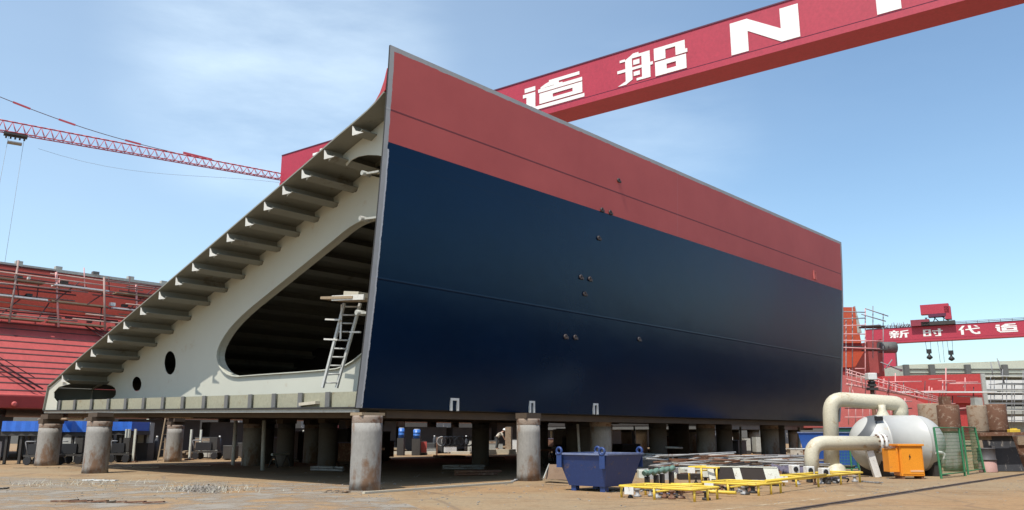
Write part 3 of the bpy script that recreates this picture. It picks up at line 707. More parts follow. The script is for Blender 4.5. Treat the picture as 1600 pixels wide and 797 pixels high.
def crane(name,label,P0,gd,aL,aR,zlo,zhi,depth,glyphs,legs,group,trolley=None,rail=False):
    """girder along gd through P0; a grows along gd (to the far end)"""
    gd=Vector((gd[0],gd[1],0)); nd=Vector((gd.y,-gd.x,0))
    if nd.dot(Vector((0,-1,0)))<0: nd=-nd            # towards the camera
    base=Vector((P0[0],P0[1],0)); U=Vector((0,0,1))
    at=lambda a,z,o=0.: base+gd*a+nd*o+U*z
    t=thing(name,label,'gantry crane',at((aL+aR)/2,0),group)
    H=zhi-zlo; lip=zlo+H*.145
    b=MB(); b.prism([(0,lip),(0,zhi),(-depth,zhi),(-depth,zlo),(-.0,zlo),(H*.02,zlo+.01),(H*.02,lip-H*.01)],lambda o,z,tt:at(tt,z,o),aR,aL)
    gr=b.build('girder',CRIMSON,t)
    MB().prism([(.15,zhi+.001),(.15,zhi+H*.03),(-depth-.1,zhi+H*.03),(-depth-.1,zhi+.001)],lambda o,z,tt:at(tt,z,o),aR,aL-.1).build('top_flange',CRIMD,t)
    MB().prism([(.06,lip-.02),(.10,lip+H*.012),(.01,lip+H*.012),(.01,lip-.02)],lambda o,z,tt:at(tt,z,o),aR,aL-.2).build('ledge_strip',CRIMD,t)
    for k,al,ar,z0,z1 in glyphs:
        b=MB()
        for i,poly in enumerate(glyph(k)):
            b.prism([(al+(ar-al)*x/100,z0+(z1-z0)*y/100) for x,y in poly],lambda a,z,tt:at(a,z,tt),.02,.10+.004*i)
        b.build('painted_letter',paint('sign_white',(.82,.81,.78),(.74,.73,.71),.6,.3),t)
    if rail:
        for o in(.1,-depth):
            for hh in(.7,1.3): MB().tube(at(aL,zhi+hh+.3,o),at(aR,zhi+hh+.3,o),.10,5).build('handrail',TUBED,t)
        n=int((aL-aR)/5)
        b=MB()
        for k in range(n): a=aR+(k+.5)*(aL-aR)/n; b.tube(at(a,zhi+.2,.1),at(a,zhi+1.7,.1),.10,5)
        b.build('railing_posts',TUBED,t)
    for a,w,d,spread in legs:
        for sg in((-1,1) if spread else (0,)):
            b=MB(); m_=-depth/2
            tb=[at(a-w/2,zlo-.02,m_-d/2+sg*1.),at(a+w/2,zlo-.02,m_-d/2+sg*1.),at(a+w/2,zlo-.02,m_+d/2+sg*1.),at(a-w/2,zlo-.02,m_+d/2+sg*1.)]
            bb=[at(a-w/3,1.2,m_-d/3+sg*spread),at(a+w/3,1.2,m_-d/3+sg*spread),at(a+w/3,1.2,m_+d/3+sg*spread),at(a-w/3,1.2,m_+d/3+sg*spread)]
            b.hexa(bb,tb); lg=b.build('leg',CRIMSON,t)
            MB().box(at(a,.6,m_+sg*spread),(w,d*1.6,1.19),(gd,nd,U)).build('wheel_bogie',DARKST,lg)
    return t,at
ag=math.atan(-1780/HF); gd=(math.sin(ag),math.cos(ag)); P0=AT(880,160,175)
t,at=crane('gantry_crane','giant crimson gantry crane whose lettered girder spans the sky above the hull','',gd,0,0,0,1,1,[],[],None) if False else crane('gantry_crane','giant crimson gantry crane whose lettered girder spans the sky above the hull',P0,gd,100.6,-150.,73.6,83.4,7.0,
  [('zao',11.2,-5.7,75.45,82.),('chuan',-14.2,-30.7,75.45,82.2),('N',-40.,-53.6,75.4,82.3),('T',-62.5,-76.,75.4,82.3),('xin',86.6,70.,75.5,82.),('shi',61.5,45.,75.5,82.),('dai',36.5,20.,75.5,82.)],
  [(92,8,5,0),(-135,9,6,16)],'gantry cranes')
for k in range(3): MB().box(at(100.75,75+k*2.4,-1.),(.25,.5,.5),(Vector((gd[0],gd[1],0)),Vector((0,0,1)),Vector((gd[1],-gd[0],0)))).build('end_lamp',DARKST,t)
# distant gantry crane
Pa,Pb=AT(1354,516,450),AT(1600,501,412); g2=(Pa-Pb); g2.z=0; g2.normalize()
def onP(px,py):
    r=ray(px,py); n_=Vector((g2.y,-g2.x,0)); d_=Pb.dot(n_); t_=d_/(r[0]*n_.x+r[1]*n_.y)
    p=Vector((r[0]*t_,r[1]*t_,0)); return (p-Vector((Pb.x,Pb.y,0))).dot(g2),EYE+r[2]*t_
zt=onP(1500,507)[1]; zbm=onP(1500,530.5)[1]
gl=[]
for k,x0,x1,yt,yb_ in(('xin',1390,1421,516,528),('shi',1443,1474,513.5,525.5),('dai',1498,1532,508.5,522.5),('zao',1556,1591,505.5,519)):
    A,_=onP(x0,yb_); B,_=onP(x1,yb_); gl.append((k,A,B,onP((x0+x1)/2,yb_)[1],onP((x0+x1)/2,yt)[1]))
aL2=onP(1352,520)[0]; aR2=onP(1600,510)[0]-60
lg=onP(1386,560)[0]
t2,at2=crane('gantry_crane','distant crimson gantry crane over the red blocks, with a trolley hut and hooks',Pb,(g2.x,g2.y),aL2,aR2,zbm,zt,6.,gl,[(lg,9,5,4)],'gantry cranes',rail=True)
def sl(px,dz0,dz1,w,o,name,mt):
    a,_=onP(px,505); b=MB(); b.box(at2(a,zt+(dz0+dz1)/2,o),(w,5.,dz1-dz0),(g2,Vector((g2.y,-g2.x,0)),Vector((0,0,1)))); return b.build(name,mt,t2)
hut=sl(1463,6.2,11.3,13.5,0,'trolley_hut',CRIMSON); sl(1466,4.6,6.18,8.5,0,'hut_floor',CRIMD)
sl(1483,3.0,9.8,3.,0,'trolley_tower',CRIMSON); sl(1466,.3,2.2,16,0,'trolley_bogie',DARKST); sl(1438,.3,3.6,9.,0,'winch_house',paint('winch_red',(.25,.03,.05),(.18,.025,.04),.7,.3))
b=MB(); a0=onP(1463,505)[0]
for q in range(6): b.tube(at2(a0-6+q*2.4,zt+2.2,1),at2(a0-6+((q+1)%2)*3+q*2.0,zt+4.6,1),.25,5)
b.build('trolley_lattice',DARKST,t2)
for px,yb_,hk in((1449,551,1),(1483,553,1),(1468,566,0)):
    a,_=onP(px,530); zz=onP(px,yb_)[1]
    for q in(-1.2,1.2): MB().tube(at2(a+q,zbm,-2),at2(a+q*.8,zz,-2),.11,5).build('hoist_rope',TUBEG,t2)
    if hk:
        b=MB(); b.box(at2(a,zz+.8,-2),(2.4,1.6,2.2),(g2,Vector((g2.y,-g2.x,0)),Vector((0,0,1)))); b.lathe(at2(a,zz-3.6,-2),[(.3,0),(1.5,.8),(1.5,1.5),(.5,2.6),(.5,3.2)],10)
        b.build('hook_block',BLACK,t2)
# walkway scaffold clutter on the left end of that girder
b=MB(); 
for k in range(40):
    a,_=onP(R.uniform(1368,1432),510); hh=R.uniform(.6,3.0); b.tube(at2(a,zt+.3,R.uniform(-2,0)),at2(a+R.uniform(-2,2),zt+.3+hh,R.uniform(-2,0)),.18,4)
b.build('girder_railing_tangle',TUBEG,t2)
# tower crane jib at left
tcL,tcR=AT(-90,188,188.),AT(447,270.5,236.)
hzt=(AT(0,186,195).z); 
dj=Vector((tcR.x-tcL.x,tcR.y-tcL.y,0)); Lj=dj.length; dj.normalize(); nj=Vector((-dj.y,dj.x,0))
ZB=AT(0,205,195).z
tc=thing('tower_crane','tower crane with a thin pink red lattice jib reaching in from the left','tower crane',Vector((tcL.x,tcL.y,0))-dj*12)
J0=Vector((tcL.x,tcL.y,0))-dj*12; LJ=Lj+12
b=MB(); n=46
def jh(t): return 3.25*(1-t)+1.9*t
for k in range(n):
    t0,t1_=k/n,(k+1)/n
    def pj(t,side):
        c=J0+dj*(LJ*t); w=.9*(1-t)+.6*t
        if side==0: return c+Vector((0,0,ZB+jh(t)))
        return c+nj*w*side+Vector((0,0,ZB))
    for s_ in(0,-1,1): b.tube(pj(t0,s_),pj(t1_,s_),.15 if s_ else .2,5)
    tm=(t0+t1_)/2
    for s_ in(-1,1): b.tube(pj(t0,s_),pj(tm,0),.085,4); b.tube(pj(tm,0),pj(t1_,s_),.085,4)
    b.tube(pj(t0,-1),pj(t1_,1),.07,4)
b.build('jib_lattice',JIBRED,tc)
tj=lambda px: (lambda r:(lambda k:k)( ((r[0]*( ( (J0.x)*dj.y-(J0.y)*dj.x)/(r[0]*dj.y-r[1]*dj.x)) -J0.x)*dj.x + (r[1]*(((J0.x)*dj.y-(J0.y)*dj.x)/(r[0]*dj.y-r[1]*dj.x))-J0.y)*dj.y)))(ray(px,230))
A=J0+dj*-6+Vector((0,0,ZB+16)); B=J0+dj*tj(300)+Vector((0,0,ZB+jh(.7)))
pts=[]
for k in range(13):
    q=k/12; p=AT(0,148,J0.y+dj.y*tj(0)) if False else None
    pts.append(None)
tA,tB=tj(-60),tj(292)
zA=AT(-60,133,(J0+dj*tA).y).z; zB_=ZB+jh(.72)
line=[J0+dj*(tA+(tB-tA)*k/14)+Vector((0,0,zA+(zB_-zA)*k/14-1.6*math.sin(PI*k/14))) for k in range(15)]
MB().ring([J0+Vector((0,0,ZB+24))]+line,.10,5).build('tie_rod',TUBED,tc)
for px in(25,100,207): MB().bar(J0+dj*(tj(px)-2)+Vector((0,0,zA+(zB_-zA)*((tj(px)-2-tA)/(tB-tA))-1.6*math.sin(PI*max(0,(tj(px)-2-tA)/(tB-tA)))))
    ,J0+dj*(tj(px)+2)+Vector((0,0,zA+(zB_-zA)*((tj(px)+2-tA)/(tB-tA))-1.6*math.sin(PI*max(0,(tj(px)+2-tA)/(tB-tA))))),.4,.4).build('tie_link',JIBRED,tc)
MB().bar(J0+dj*tj(287)+Vector((0,0,ZB+jh(.7)+.6)),J0+dj*tj(333)+Vector((0,0,ZB+jh(.78)+.15)),.3,.6).build('tie_anchor',JIBRED,tc)
t0=tj(22)
trz=MB(); trz.box(J0+dj*t0+Vector((0,0,ZB-.5)),(5.2,2.2,.5),(dj,nj,Vector((0,0,1))))
for q in range(5): trz.box(J0+dj*(t0-2+q)+Vector((0,0,ZB-.9)),(.4,1.5,1.0),(dj,nj,Vector((0,0,1))))
tr=trz.build('trolley',DARKST,tc); MB().box(J0+dj*t0+Vector((0,0,ZB-2.6)),(3.2,2.,.3),(dj,nj,Vector((0,0,1)))).build('trolley_cage',TUBEG,tc)
for q,dx in((-6,-9),(-2.5,-5.),(3.2,-2.2)): MB().tube(J0+dj*(t0+q*.6)+Vector((0,0,ZB-1)),J0+dj*(t0+q*.6+dx*.35)+Vector((0,0,ZB-46)),.045,4).build('hoist_rope',TUBEG,tc)
MB().ring([J0+dj*(tj(60)+(tj(440)-tj(60))*k/12)+Vector((0,0,ZB-1.0-(5.3-4.3*(k/12))*math.sin(PI*(.12+.88*k/12))**1 )) for k in range(13)],.035,4).build('slack_cable',TUBEG,tc)
b=MB()
for k in range(24):
    z0=k*ZB/24; z1=(k+1)*ZB/24
    for i,(x,y) in enumerate(((1,1),(1,-1),(-1,-1),(-1,1))):
        x2,y2=((1,-1),(-1,-1),(-1,1),(1,1))[i]
        b.tube(J0+Vector((x,y,z0)),J0+Vector((x,y,z1)),.16,4); b.tube(J0+Vector((x,y,z0)),J0+Vector((x2,y2,z1)),.09,4)
b.build('mast',JIBRED,tc); MB().ring([J0+Vector((0,0,ZB)),J0+Vector((0,0,ZB+25))],[1.,.3],6).build('tower_head',JIBRED,tc)
# ---------------------------------------------------------------- right background blocks
rb=thing('tall_red_section','tall orange red hull piece showing past the far end of the navy hull','hull block',AT(1330,679,80)*1-Vector((0,0,1.5)))
def fr(px0,px1,y0,y1,D,dep,mat,name,par,taper=0.):
    a=AT(px0,y0,D); c=AT(px1,y1,D); b=MB(); w=taper
    lo,hi=min(a.z,c.z),max(a.z,c.z)
    b.hexa([(a.x,D,lo),(c.x,D,lo),(c.x,D+dep,lo),(a.x,D+dep,lo)],[(a.x,D,hi),(c.x-w,D,hi),(c.x-w,D+dep,hi),(a.x,D+dep,hi)])
    return b.build(name,mat,par)
fr(1270,1346,480,536,80,14,ORRED,'upper_shell',rb,.35)
fr(1336,1346.8,478,520,79.96,.5,GREYB,'edge_strip',rb,.42)
fr(1270,1350,536.2,546,80.2,14,SHIPDK,'ledge',rb)
a,c_,e_=AT(1270,546.3,80.3),AT(1352,546.3,80.3),AT(1336,574,80.3)
MB().prism([(a.x,a.z),(c_.x,c_.z),(e_.x,e_.z),(a.x,e_.z)],lambda p,q,tt:(p,tt,q),80.3,93).build('tapered_foot',ORRED,rb)
fr(1290,1334,574.5,655,80.5,12,SHIPDK,'plinth',rb)
fr(1355,1374,534,583,84,5,paint('brick_red_primer',(.33,.07,.06),(.26,.05,.045),.7,.6),'column',rb)
fr(1376,1383,530,590,86,3,SHIPDK,'column',rb)
ss_=thing('tube_scaffold','grey tube scaffold with platforms beside the tall red hull piece','scaffold',AT(1360,679,78)-Vector((0,0,1.5)))
def tb(x0,y0,x1,y1,D,r,mat,name,par,D2=None): return MB().tube(AT(x0,y0,D),AT(x1,y1,D2 or D),r,5).build(name,mat,par)
for x,y0,y1 in((1352,482,650),(1364,478,560),(1380,490,580),(1332,480,590),(1322,500,650)): tb(x,y0,x,y1,78,.05,TUBEG if x!=1352 else TUBEP,'standard',ss_)
for x0,y0,x1,y1 in((1352,482,1388,494),(1346,491,1384,502),(1318,487,1352,488),(1318,498,1352,497),(1318,509,1352,508),(1318,522,1352,522),(1318,532,1380,533),(1318,543,1375,545),(1345,509,1376,508),(1336,576,1352,576)):
    tb(x0,y0,x1,y1,77.8,.055,TUBEG if y0<508 or x0>1340 else TUBEP,'ledger',ss_)
for x0,x1,y in((1346,1378,511),(1320,1345,543),(1350,1382,547)): MB().box((AT(x0,y,78.5)+AT(x1,y,78.5))/2,(AT(x1,y,78.5).x-AT(x0,y,78.5).x,1.2,.14)).build('platform',DARKST,ss_)
for x0,y0,x1,y1 in((1384,576,1394,562),(1376,566,1410,580),(1390,572,1410,578)): tb(x0,y0,x1,y1,78,.06,TUBEG,'brace',ss_)
MB().lathe(AT(1388,543,80)-Vector((.9,0,0)),[(.55,0),(.55,1.6)],12,axis=(1,0,0)).build('winch_drum',GREYD,ss_)
# sloping pink hull with stairs
ps=thing('pink_sloped_section','dusty red sloped hull piece between the navy hull and the low red block','hull block',AT(1360,679,74)-Vector((0,0,1.5)))
A=[AT(1290,582,71),AT(1345,590,71),AT(1450,632,71),AT(1450,668,71),AT(1290,668,71)]
b=MB(); b.prism([(p.x,p.z) for p in A],lambda p,q,tt:(p,tt,q),71,83); b.build('sloped_shell',PINKR,ps)
st=thing('scaffold_stair','pink tube scaffold stair slanting down in front of the dusty red hull piece','stair',AT(1400,679,68)-Vector((0,0,1.5)))
for dy in(0,5,15):
    tb(1322,577+dy,1487,627+dy*.5,68,.05,TUBEP,'handrail',st)
tb(1322,600,1480,629,68.4,.09,TUBEP,'stringer',st)
for k in range(22):
    x=1324+k*7; y=578+k*2.13; tb(x,y,x,y+19-k*.55,68,.03,TUBEP,'baluster',st)
for k in range(9):
    x=1326+k*11; tb(x,622,x,664,67.5,.045,TUBEP,'standard',st)
for y in(627,638,652): tb(1320,y,1425,y,67.5,.05,TUBEP if y!=638 else TUBED,'ledger',st)
# low red block
lr=thing('low_red_block','low bright red steel block with a grey end, behind the rusty pillar tops','hull block',AT(1460,679,76)-Vector((0,0,1.5)))
a=AT(1378,588,76); c_=AT(1531,584,76); e_=AT(1531,660,76)
MB().hexa([(a.x,76,1.),(c_.x,76,1.),(c_.x,88,1.),(a.x,88,1.)],[(a.x,76,a.z),(c_.x,76,c_.z),(c_.x,88,c_.z),(a.x,88,a.z)]).build('shell',paint('bright_red_primer',(.50,.055,.05),(.42,.045,.042),.6,.35),lr)
MB().box((c_.x+.2,76.1,(c_.z+1.)/2),(.36,.5,c_.z-1)).build('grey_end',GREYB,lr)
fr(1470,1536,617,630,75.5,.4,SHIPDK,'shadow_ledge',lr)
rsc=thing('red_block_scaffold','tube scaffold standing in front of the low red block','scaffold',AT(1480,679,74)-Vector((0,0,1.5)))
for x,y0,y1 in((1399,583,665),(1478,575,640),(1456,606,668),(1473,594,626),(1508,590,612)): tb(x,y0,x,y1,74,.05,TUBEP,'standard',rsc)
for x0,y0,x1,y1 in((1415,613,1478,610),(1378,597,1440,596),(1480,598,1528,597),(1505,605,1512,597),(1462,650,1478,650),(1480,640,1530,636)): tb(x0,y0,x1,y1,73.9,.05,TUBEP,'ledger',rsc)
MB().box((AT(1400,613,74)+AT(1548,613,74))/2,(9.,1.,.12)).build('walkway_plank',WHITE,rsc)
R7=random.Random(9)
for k in range(13):
    x=R7.uniform(1380,1535); y0=R7.uniform(588,630); tb(x,y0,x+R7.uniform(-1,1),y0+R7.uniform(18,45),74,.045,R7.choice((TUBEP,TUBE,TUBED)),'standard',rsc)
for k in range(14):
    x=R7.uniform(1376,1500); y=R7.uniform(592,660); tb(x,y,x+R7.uniform(18,55),y+R7.uniform(-1.5,1.5),73.8,.045,R7.choice((TUBEP,TUBE,TUBED)),'ledger',rsc)
for k in range(10):
    x=R7.uniform(1322,1400); y0=R7.uniform(585,615); tb(x,y0,x+R7.uniform(-6,6),y0+R7.uniform(15,40),67.8,.035,R7.choice((TUBEP,TUBE,TUBED)),'standard',st)
# grey block
gb=thing('grey_block','pale grey green steel block with ribbed upper band, far right','hull block',AT(1500,679,104)-Vector((0,0,1.5)))
x0=AT(1413,570,104).x; x1=AT(1660,562,104).x; zt0=AT(1413,570,104).z; zt1=AT(1600,563,104).z; zt1=zt0+(zt1-zt0)*(x1-x0)/(AT(1600,563,104).x-x0)
zmid=AT(1500,589,104).z
MB().hexa([(x0,104,zmid),(x1,104,zmid),(x1,120,zmid),(x0,120,zmid)],[(x0,104,zt0),(x1,104,zt1),(x1,120,zt1),(x0,120,zt0)]).build('upper_band',paint('pale_grey_green',(.58,.59,.47),(.46,.47,.38),.6,.5,.8,(.34,.34,.28),.15,.5),gb)
for x in(1416,1456,1512,1570): a=AT(x,578,103.7); MB().box((a.x,103.7,(zmid+zt0)/2+.05),(.62,.5,zt0-zmid-.12)).build('rib',GREYD,gb)
for y in(576.5,583): a=AT(1420,y,103.8); MB().box(((x0+x1)/2,103.92,a.z),(x1-x0-.4,.12,.10)).build('panel_seam',GREYD,gb)
MB().box(((x0+x1)/2+3,113,(zmid+.8)/2),(x1-x0-6,14,zmid-.81)).build('inner_web',GREYB,gb)
for y,h,mt in((601,2.0,WHITE),(613,1.2,GREYB),(620,1.5,WHITE),(632,.9,GREYD),(640,2.,GREYB),(655,1.2,WHITE)): 
    a=AT(1540,y,103.6); c_=AT(1640,y,103.6); MB().box(((a.x+c_.x)/2,103.8,a.z),(c_.x-a.x,.6,h*.55)).build('deck_stringer',mt,gb)
gsc=thing('grey_block_scaffold','dense grey tube scaffold at the end of the grey block','scaffold',AT(1570,679,100)-Vector((0,0,1.5)))
for k in range(9):
    x=1540+k*8+R.uniform(-3.5,3.5); tb(x,R.uniform(575,600),x+R.uniform(-.5,.5),668,100,.05,TUBEG,'standard',gsc)
for k in range(9):
    y=590+k*8.5+R.uniform(-2.5,2.5); xa=1538+R.uniform(0,14); tb(xa,y,R.uniform(1575,1640),y+R.uniform(-1,1),99.8,.05,TUBEG if k%3 else WHITE,'ledger',gsc)
for x0,x1,y in((1538,1560,612),(1545,1562,625),(1548,1600,640),(1560,1600,600)): MB().box((AT(x0,y,100.4)+AT(x1,y,100.4))/2,(AT(x1,y,100).x-AT(x0,y,100).x,1.2,.14)).build('platform',GREYD,gsc)
for x0,y0,x1,y1 in((1548,566,1552,590),(1558,560,1570,600),(1560,563,1568,600)): tb(x0,y0,x1,y1,100,.06,TUBEG,'brace',gsc)
# ---------------------------------------------------------------- pressure vessel with pipes
tk=thing('pressure_vessel','white fat horizontal tank with a dark grey stripe and domed ends','tank',AT(1402,679,31.7)-Vector((0,0,1.5)))
Dt=31.7; cT=AT(1401,693,Dt); hl=(AT(1473,690,Dt).x-AT(1328,690,Dt).x)/2; rt=(AT(1400,648.5,Dt).z-AT(1400,737,Dt).z)/2
axT=Vector((math.cos(.10),math.sin(.10),0))
m,n_,l,bb=nt('tank_paint'); v=objvec(n_,l)
sx=n_.new('ShaderNodeSeparateXYZ'); l.new(v,sx.inputs[0])
c=mixc(n_,l,noise(n_,l,1.6,5,.65,v),(.52,.52,.49),(.40,.40,.38))
c=mixc(n_,l,ramp(n_,l,noise(n_,l,2.2,6,.72,v),[(.60,0.),(.68,.75)]),c,(.46,.36,.20))
band=math_(n_,l,'SUBTRACT',sx.outputs[0],math_(n_,l,'MULTIPLY',sx.outputs[2],.75))
bm_=math_(n_,l,'LESS_THAN',math_(n_,l,'ABSOLUTE',math_(n_,l,'ADD',band,2.64)),.15)
c=mixc(n_,l,bm_,c,(.10,.105,.11))
l.new(c,bb.inputs['Base Color']); bb.inputs['Roughness'].default_value=.42
b=MB(); prof=[]
he=.95
for k in range(13):
    q=PI/2*k/12; prof.append((rt*math.sin(q),-hl+he-he*math.cos(q)))
prof+= [(rt,-hl+he+.02),(rt*1.012,-hl+he+.03),(rt*1.012,-hl+he+.07),(rt,-hl+he+.08),(rt,hl-he-.08),(rt*1.012,hl-he-.07),(rt*1.012,hl-he-.03),(rt,hl-he-.02)]
for k in range(13):
    q=PI/2*(1-k/12); prof.append((rt*math.sin(q),hl-he+he*math.cos(q)))
b.lathe(cT,prof,44,axis=axT); b.build('vessel_shell',m,tk)
for sg in(-.55,.6):
    b=MB(); c0=cT+axT*hl*sg; b.box((c0.x,c0.y,(cT.z-rt*.55)/2),(.28,rt*1.5,cT.z-rt*.55),rz=.10); b.build('saddle',DARKST,tk)
b=MB(); pN=AT(1379,645,Dt+.3); b.lathe(Vector((pN.x,pN.y,cT.z+rt*.86)),[(.30,0),(.24,.15),(.13,.38),(.13,.55)],14); b.build('nozzle',CREAMP,tk)
b=MB(); pM=AT(1373,654,Dt-.8); b.box(pM,(.28,.1,.16)); b.build('black_bracket',BLACK,tk)
b=MB(); pM=AT(1453,715,Dt-.75); b.ring(bend([pM,pM+Vector((.2,-.1,.2)),pM+Vector((.5,-.1,.15)),pM+Vector((.45,0,-.3))],.1),.06,6); b.build('hose',WHITE,tk)
pp=thing('cream_overflow_pipe','tall cream pipe rising from the ground, over and down into the tank top','pipe',G3(1299,741))
Dp=32.2
pts=bend([Vector((AT(1300,741,Dp).x,Dp,.0)),AT(1297,623,Dp)+Vector((.0,0,-.0)),AT(1407,631,Dp+.2),AT(1407,655,Dp+.2)],.55,7)
MB().ring(pts,.285,18).build('pipe_run',CREAMP,pp)
b=MB(); q=Vector((AT(1303,741,Dp).x+.05,Dp-.1,0)); b.lathe(q,[(.42,0),(.42,.06),(.36,.07),(.34,.3),(.2,.42)],18); b.build('base_boot',CREAMP,pp)
MB().lathe(AT(1405,652,Dp+.2)-Vector((0,0,.12)),[(.36,0),(.36,.08)],18).build('flange',CREAMP,pp)
MB().lathe(Vector((AT(1378,640,Dp).x,Dp+.0,AT(1378,646,Dp).z)),[(.2,0),(.13,.25),(.13,.42)],14).build('drop_leg',CREAMP,pp)
pl=thing('cream_inlet_pipe','lower cream pipe bending from the ground into the left of the tank','pipe',G3(1266,742))
Dq=30.2
pts=bend([Vector((AT(1268,740,Dq).x,Dq,0)),AT(1268,692,Dq),AT(1380,693,Dq+.35)],.5,7)
MB().ring(pts,.255,18).build('pipe_run',CREAMP,pl)
for dx in(0,.16): MB().lathe(AT(1371,693,Dq+.35)+Vector((dx,0,0)),[(.33,0),(.35,.02),(.35,.08),(.33,.1)],18,axis=(1,0,0)).build('flange',WHITE,pl)
b=MB(); 
for k in range(10): b.lathe(AT(1371,693,Dq+.35)+Vector((-.06,.3*math.sin(k*.628),.3*math.cos(k*.628))),[(.03,0),(.03,.36)],6,axis=(1,0,0))
b.build('flange_bolts',RUST,pl)
p0=AT(1358,704,Dq+.3); MB().bar(p0,Vector((p0.x+.22,p0.y,.0)),.24,.16,up=(0,1,0)).build('support_leg',WHITE,pl)
# lamp post behind pipe
lp=thing('post_lantern','short dark post topped by a white square lantern above the cream pipe','lamp',AT(1362,679,33.5)-Vector((0,0,1.5)))
q=AT(1362,600,33.5); MB().ring([(q.x,33.5,0),(q.x,33.5,q.z+.15)],.09,8).build('post',RUST,lp)
for dz,w in((.05,.34),(.2,.26)): MB().box((q.x,33.5,q.z-.25+dz),(w,w,.1)).build('collar',DARKST,lp)
MB().box((q.x,33.5,AT(1362,588.5,33.5).z),(.36,.36,.28)).build('lantern_head',WHITE,lp,bevel=.03)
b=MB(); b.lathe((q.x,33.5,AT(1362,595,33.5).z-.12),[(.13,0),(.16,.1)],12); b.build('camera_dome',BLACK,lp)
# orange cabinet
oc=thing('electric_cabinet','orange steel electrical cabinet with a smaller box attached, before the tank','cabinet',G3(1425,747))
Dc=G3(1425,748.5).y-.1; sc_=Dc*cp/F*1.02
def pw(px): return AT(px,720,Dc).x
zc=lambda y: AT(1420,y,Dc).z
MB().box(((pw(1407)+pw(1443))/2,Dc+.3,(zc(697)+.1)/2),(pw(1443)-pw(1407),.6,zc(697)-.1),rz=.0).build('body',ORANGE,oc,bevel=.012)
MB().box(((pw(1405)+pw(1444))/2,Dc+.29,zc(695.5)),(pw(1445)-pw(1404),.7,.07)).build('lid',ORANGE,oc,bevel=.01)
MB().box(((pw(1391)+pw(1406.5))/2,Dc+.34,(zc(701)+zc(738))/2),(pw(1406.5)-pw(1391),.5,zc(701)-zc(738))).build('side_box',ORANGE,oc,bevel=.012)
MB().box(((pw(1409)+pw(1441))/2,Dc-.008,(zc(700)+zc(741))/2),(pw(1441)-pw(1409),.014,zc(700)-zc(741))).build('door',paint('orange_door_paint',(.82,.31,.025),(.76,.27,.02),.4,2.),oc)
for x in(1410,1440): MB().box((pw(x),Dc+.3,.05),(.09,.55,.1)).build('foot',RUST,oc)
z0=zc(714); x0=pw(1421); MB().prism([(x0-.02,z0),(x0+.03,z0+.10),(x0+.02,z0+.02),(x0+.05,z0+.02),(x0-.01,z0-.10),(x0+.01,z0-.005)],lambda p,q,tt:(p,tt,q),Dc-.03,Dc-.017).build('lightning_mark',CHAR,oc)
MB().box((pw(1396),Dc+.2,zc(699)),(.28,.3,.05)).build('side_lid',RUST,oc)
MB().box((pw(1431),Dc-.02,zc(736)),(.45,.008,.06)).build('worn_stencil',paint('worn_white_stencil',(.7,.5,.35),(.78,.35,.1),.6,8.,.9),oc)
# green mesh fence panels
def fence(label,pts,base_y,wire=.115):
    """pts: list of (px top,py top,px bottom,py bottom)"""
    t=thing('mesh_fence_panel',label,'fence',G3(pts[0][2],pts[0][3]),'green mesh fence panels')
    ends=[]
    for x0,y0,x1,y1 in pts:
        B=G3(x1,y1); T=AT(x0,y0,B.y+.05); ends.append((B,T)); MB().bar(B,T,.06,.06,up=(1,0,0)).build('post',GREEN,t)
    for (B0,T0),(B1,T1) in zip(ends,ends[1:]):
        MB().tube(T0,T1,.022,6).build('top_rail',GREEN,t)
        lo0=B0+(T0-B0)*.08; lo1=B1+(T1-B1)*.08; MB().tube(lo0,lo1,.022,6).build('bottom_rail',GREEN,t)
        b=MB(); n1=max(3,int((T1-T0).length/wire)); n2=max(3,int((T0-lo0).length/wire))
        for k in range(1,n1): b.ring([lo0.lerp(lo1,k/n1),T0.lerp(T1,k/n1)],.006,3,smooth=False)
        for k in range(1,n2): b.ring([lo0.lerp(T0,k/n2),lo1.lerp(T1,k/n2)],.006,3,smooth=False)
        b.build('wire_mesh',GREEN,t)
    return t
fence('tall green mesh fence panel with leaning posts, right of the tank',[(1459,668,1471,748),(1498,669,1508,744)],0)
fence('green mesh fence panel with a slanting post beside the pink and grey drum',[(1503,667,1513,742),(1523,668,1539,738.5)],0)
fence('dark green mesh fence panel behind the cream pipes and tank',[(1305,690,1306,736),(1327,689,1331,736),(1333,694,1343,735)],0)
# rusty topped pillars at right
for x,y,r,ytop,lab,mt in((1492,737,15.5,633,'rust streaked pillar behind the right mesh fence',RUSTL),(1463,731,17.,631,'pillar with a flaking rusty top behind the tank',RUSTL),(1537,734,13.5,634,'pale chipped pillar right of the mesh fence',RUSTL),(1567,733,14.5,632,'dark rusty pillar at the far right behind the slate panel',RUST)):
    p=G3(x,y); rr_=r/F*p.y*cp; c=p+Vector((p.x,p.y,0)).normalized()*rr_; h=AT(x,ytop,c.y).z
    t=thing('rusty_pillar',lab,'pillar',c,'rusty pillars behind the tank')
    b=MB(); rq=random.Random(x); b.lathe(c,[(rr_*(1+.04*(rq.random()-.5)),h*k/8) for k in range(9)],26); b.build('column',mt if x!=1492 else CONC,t)
    b=MB(); b.lathe(c,[(rr_*1.02,h*.58),(rr_*1.05,h*.6),(rr_*1.05,h*.985),(rr_*1.0,h+.004)],26); b.build('steel_jacket',RUST if x in(1492,1567) else RUSTL,t)
    if x in(1492,1537): MB().box(c+Vector((-.1 if x==1492 else .05,0,h+.18)),(.35,.35,.35)).build('top_block',RUST if x==1492 else GREYB,t)
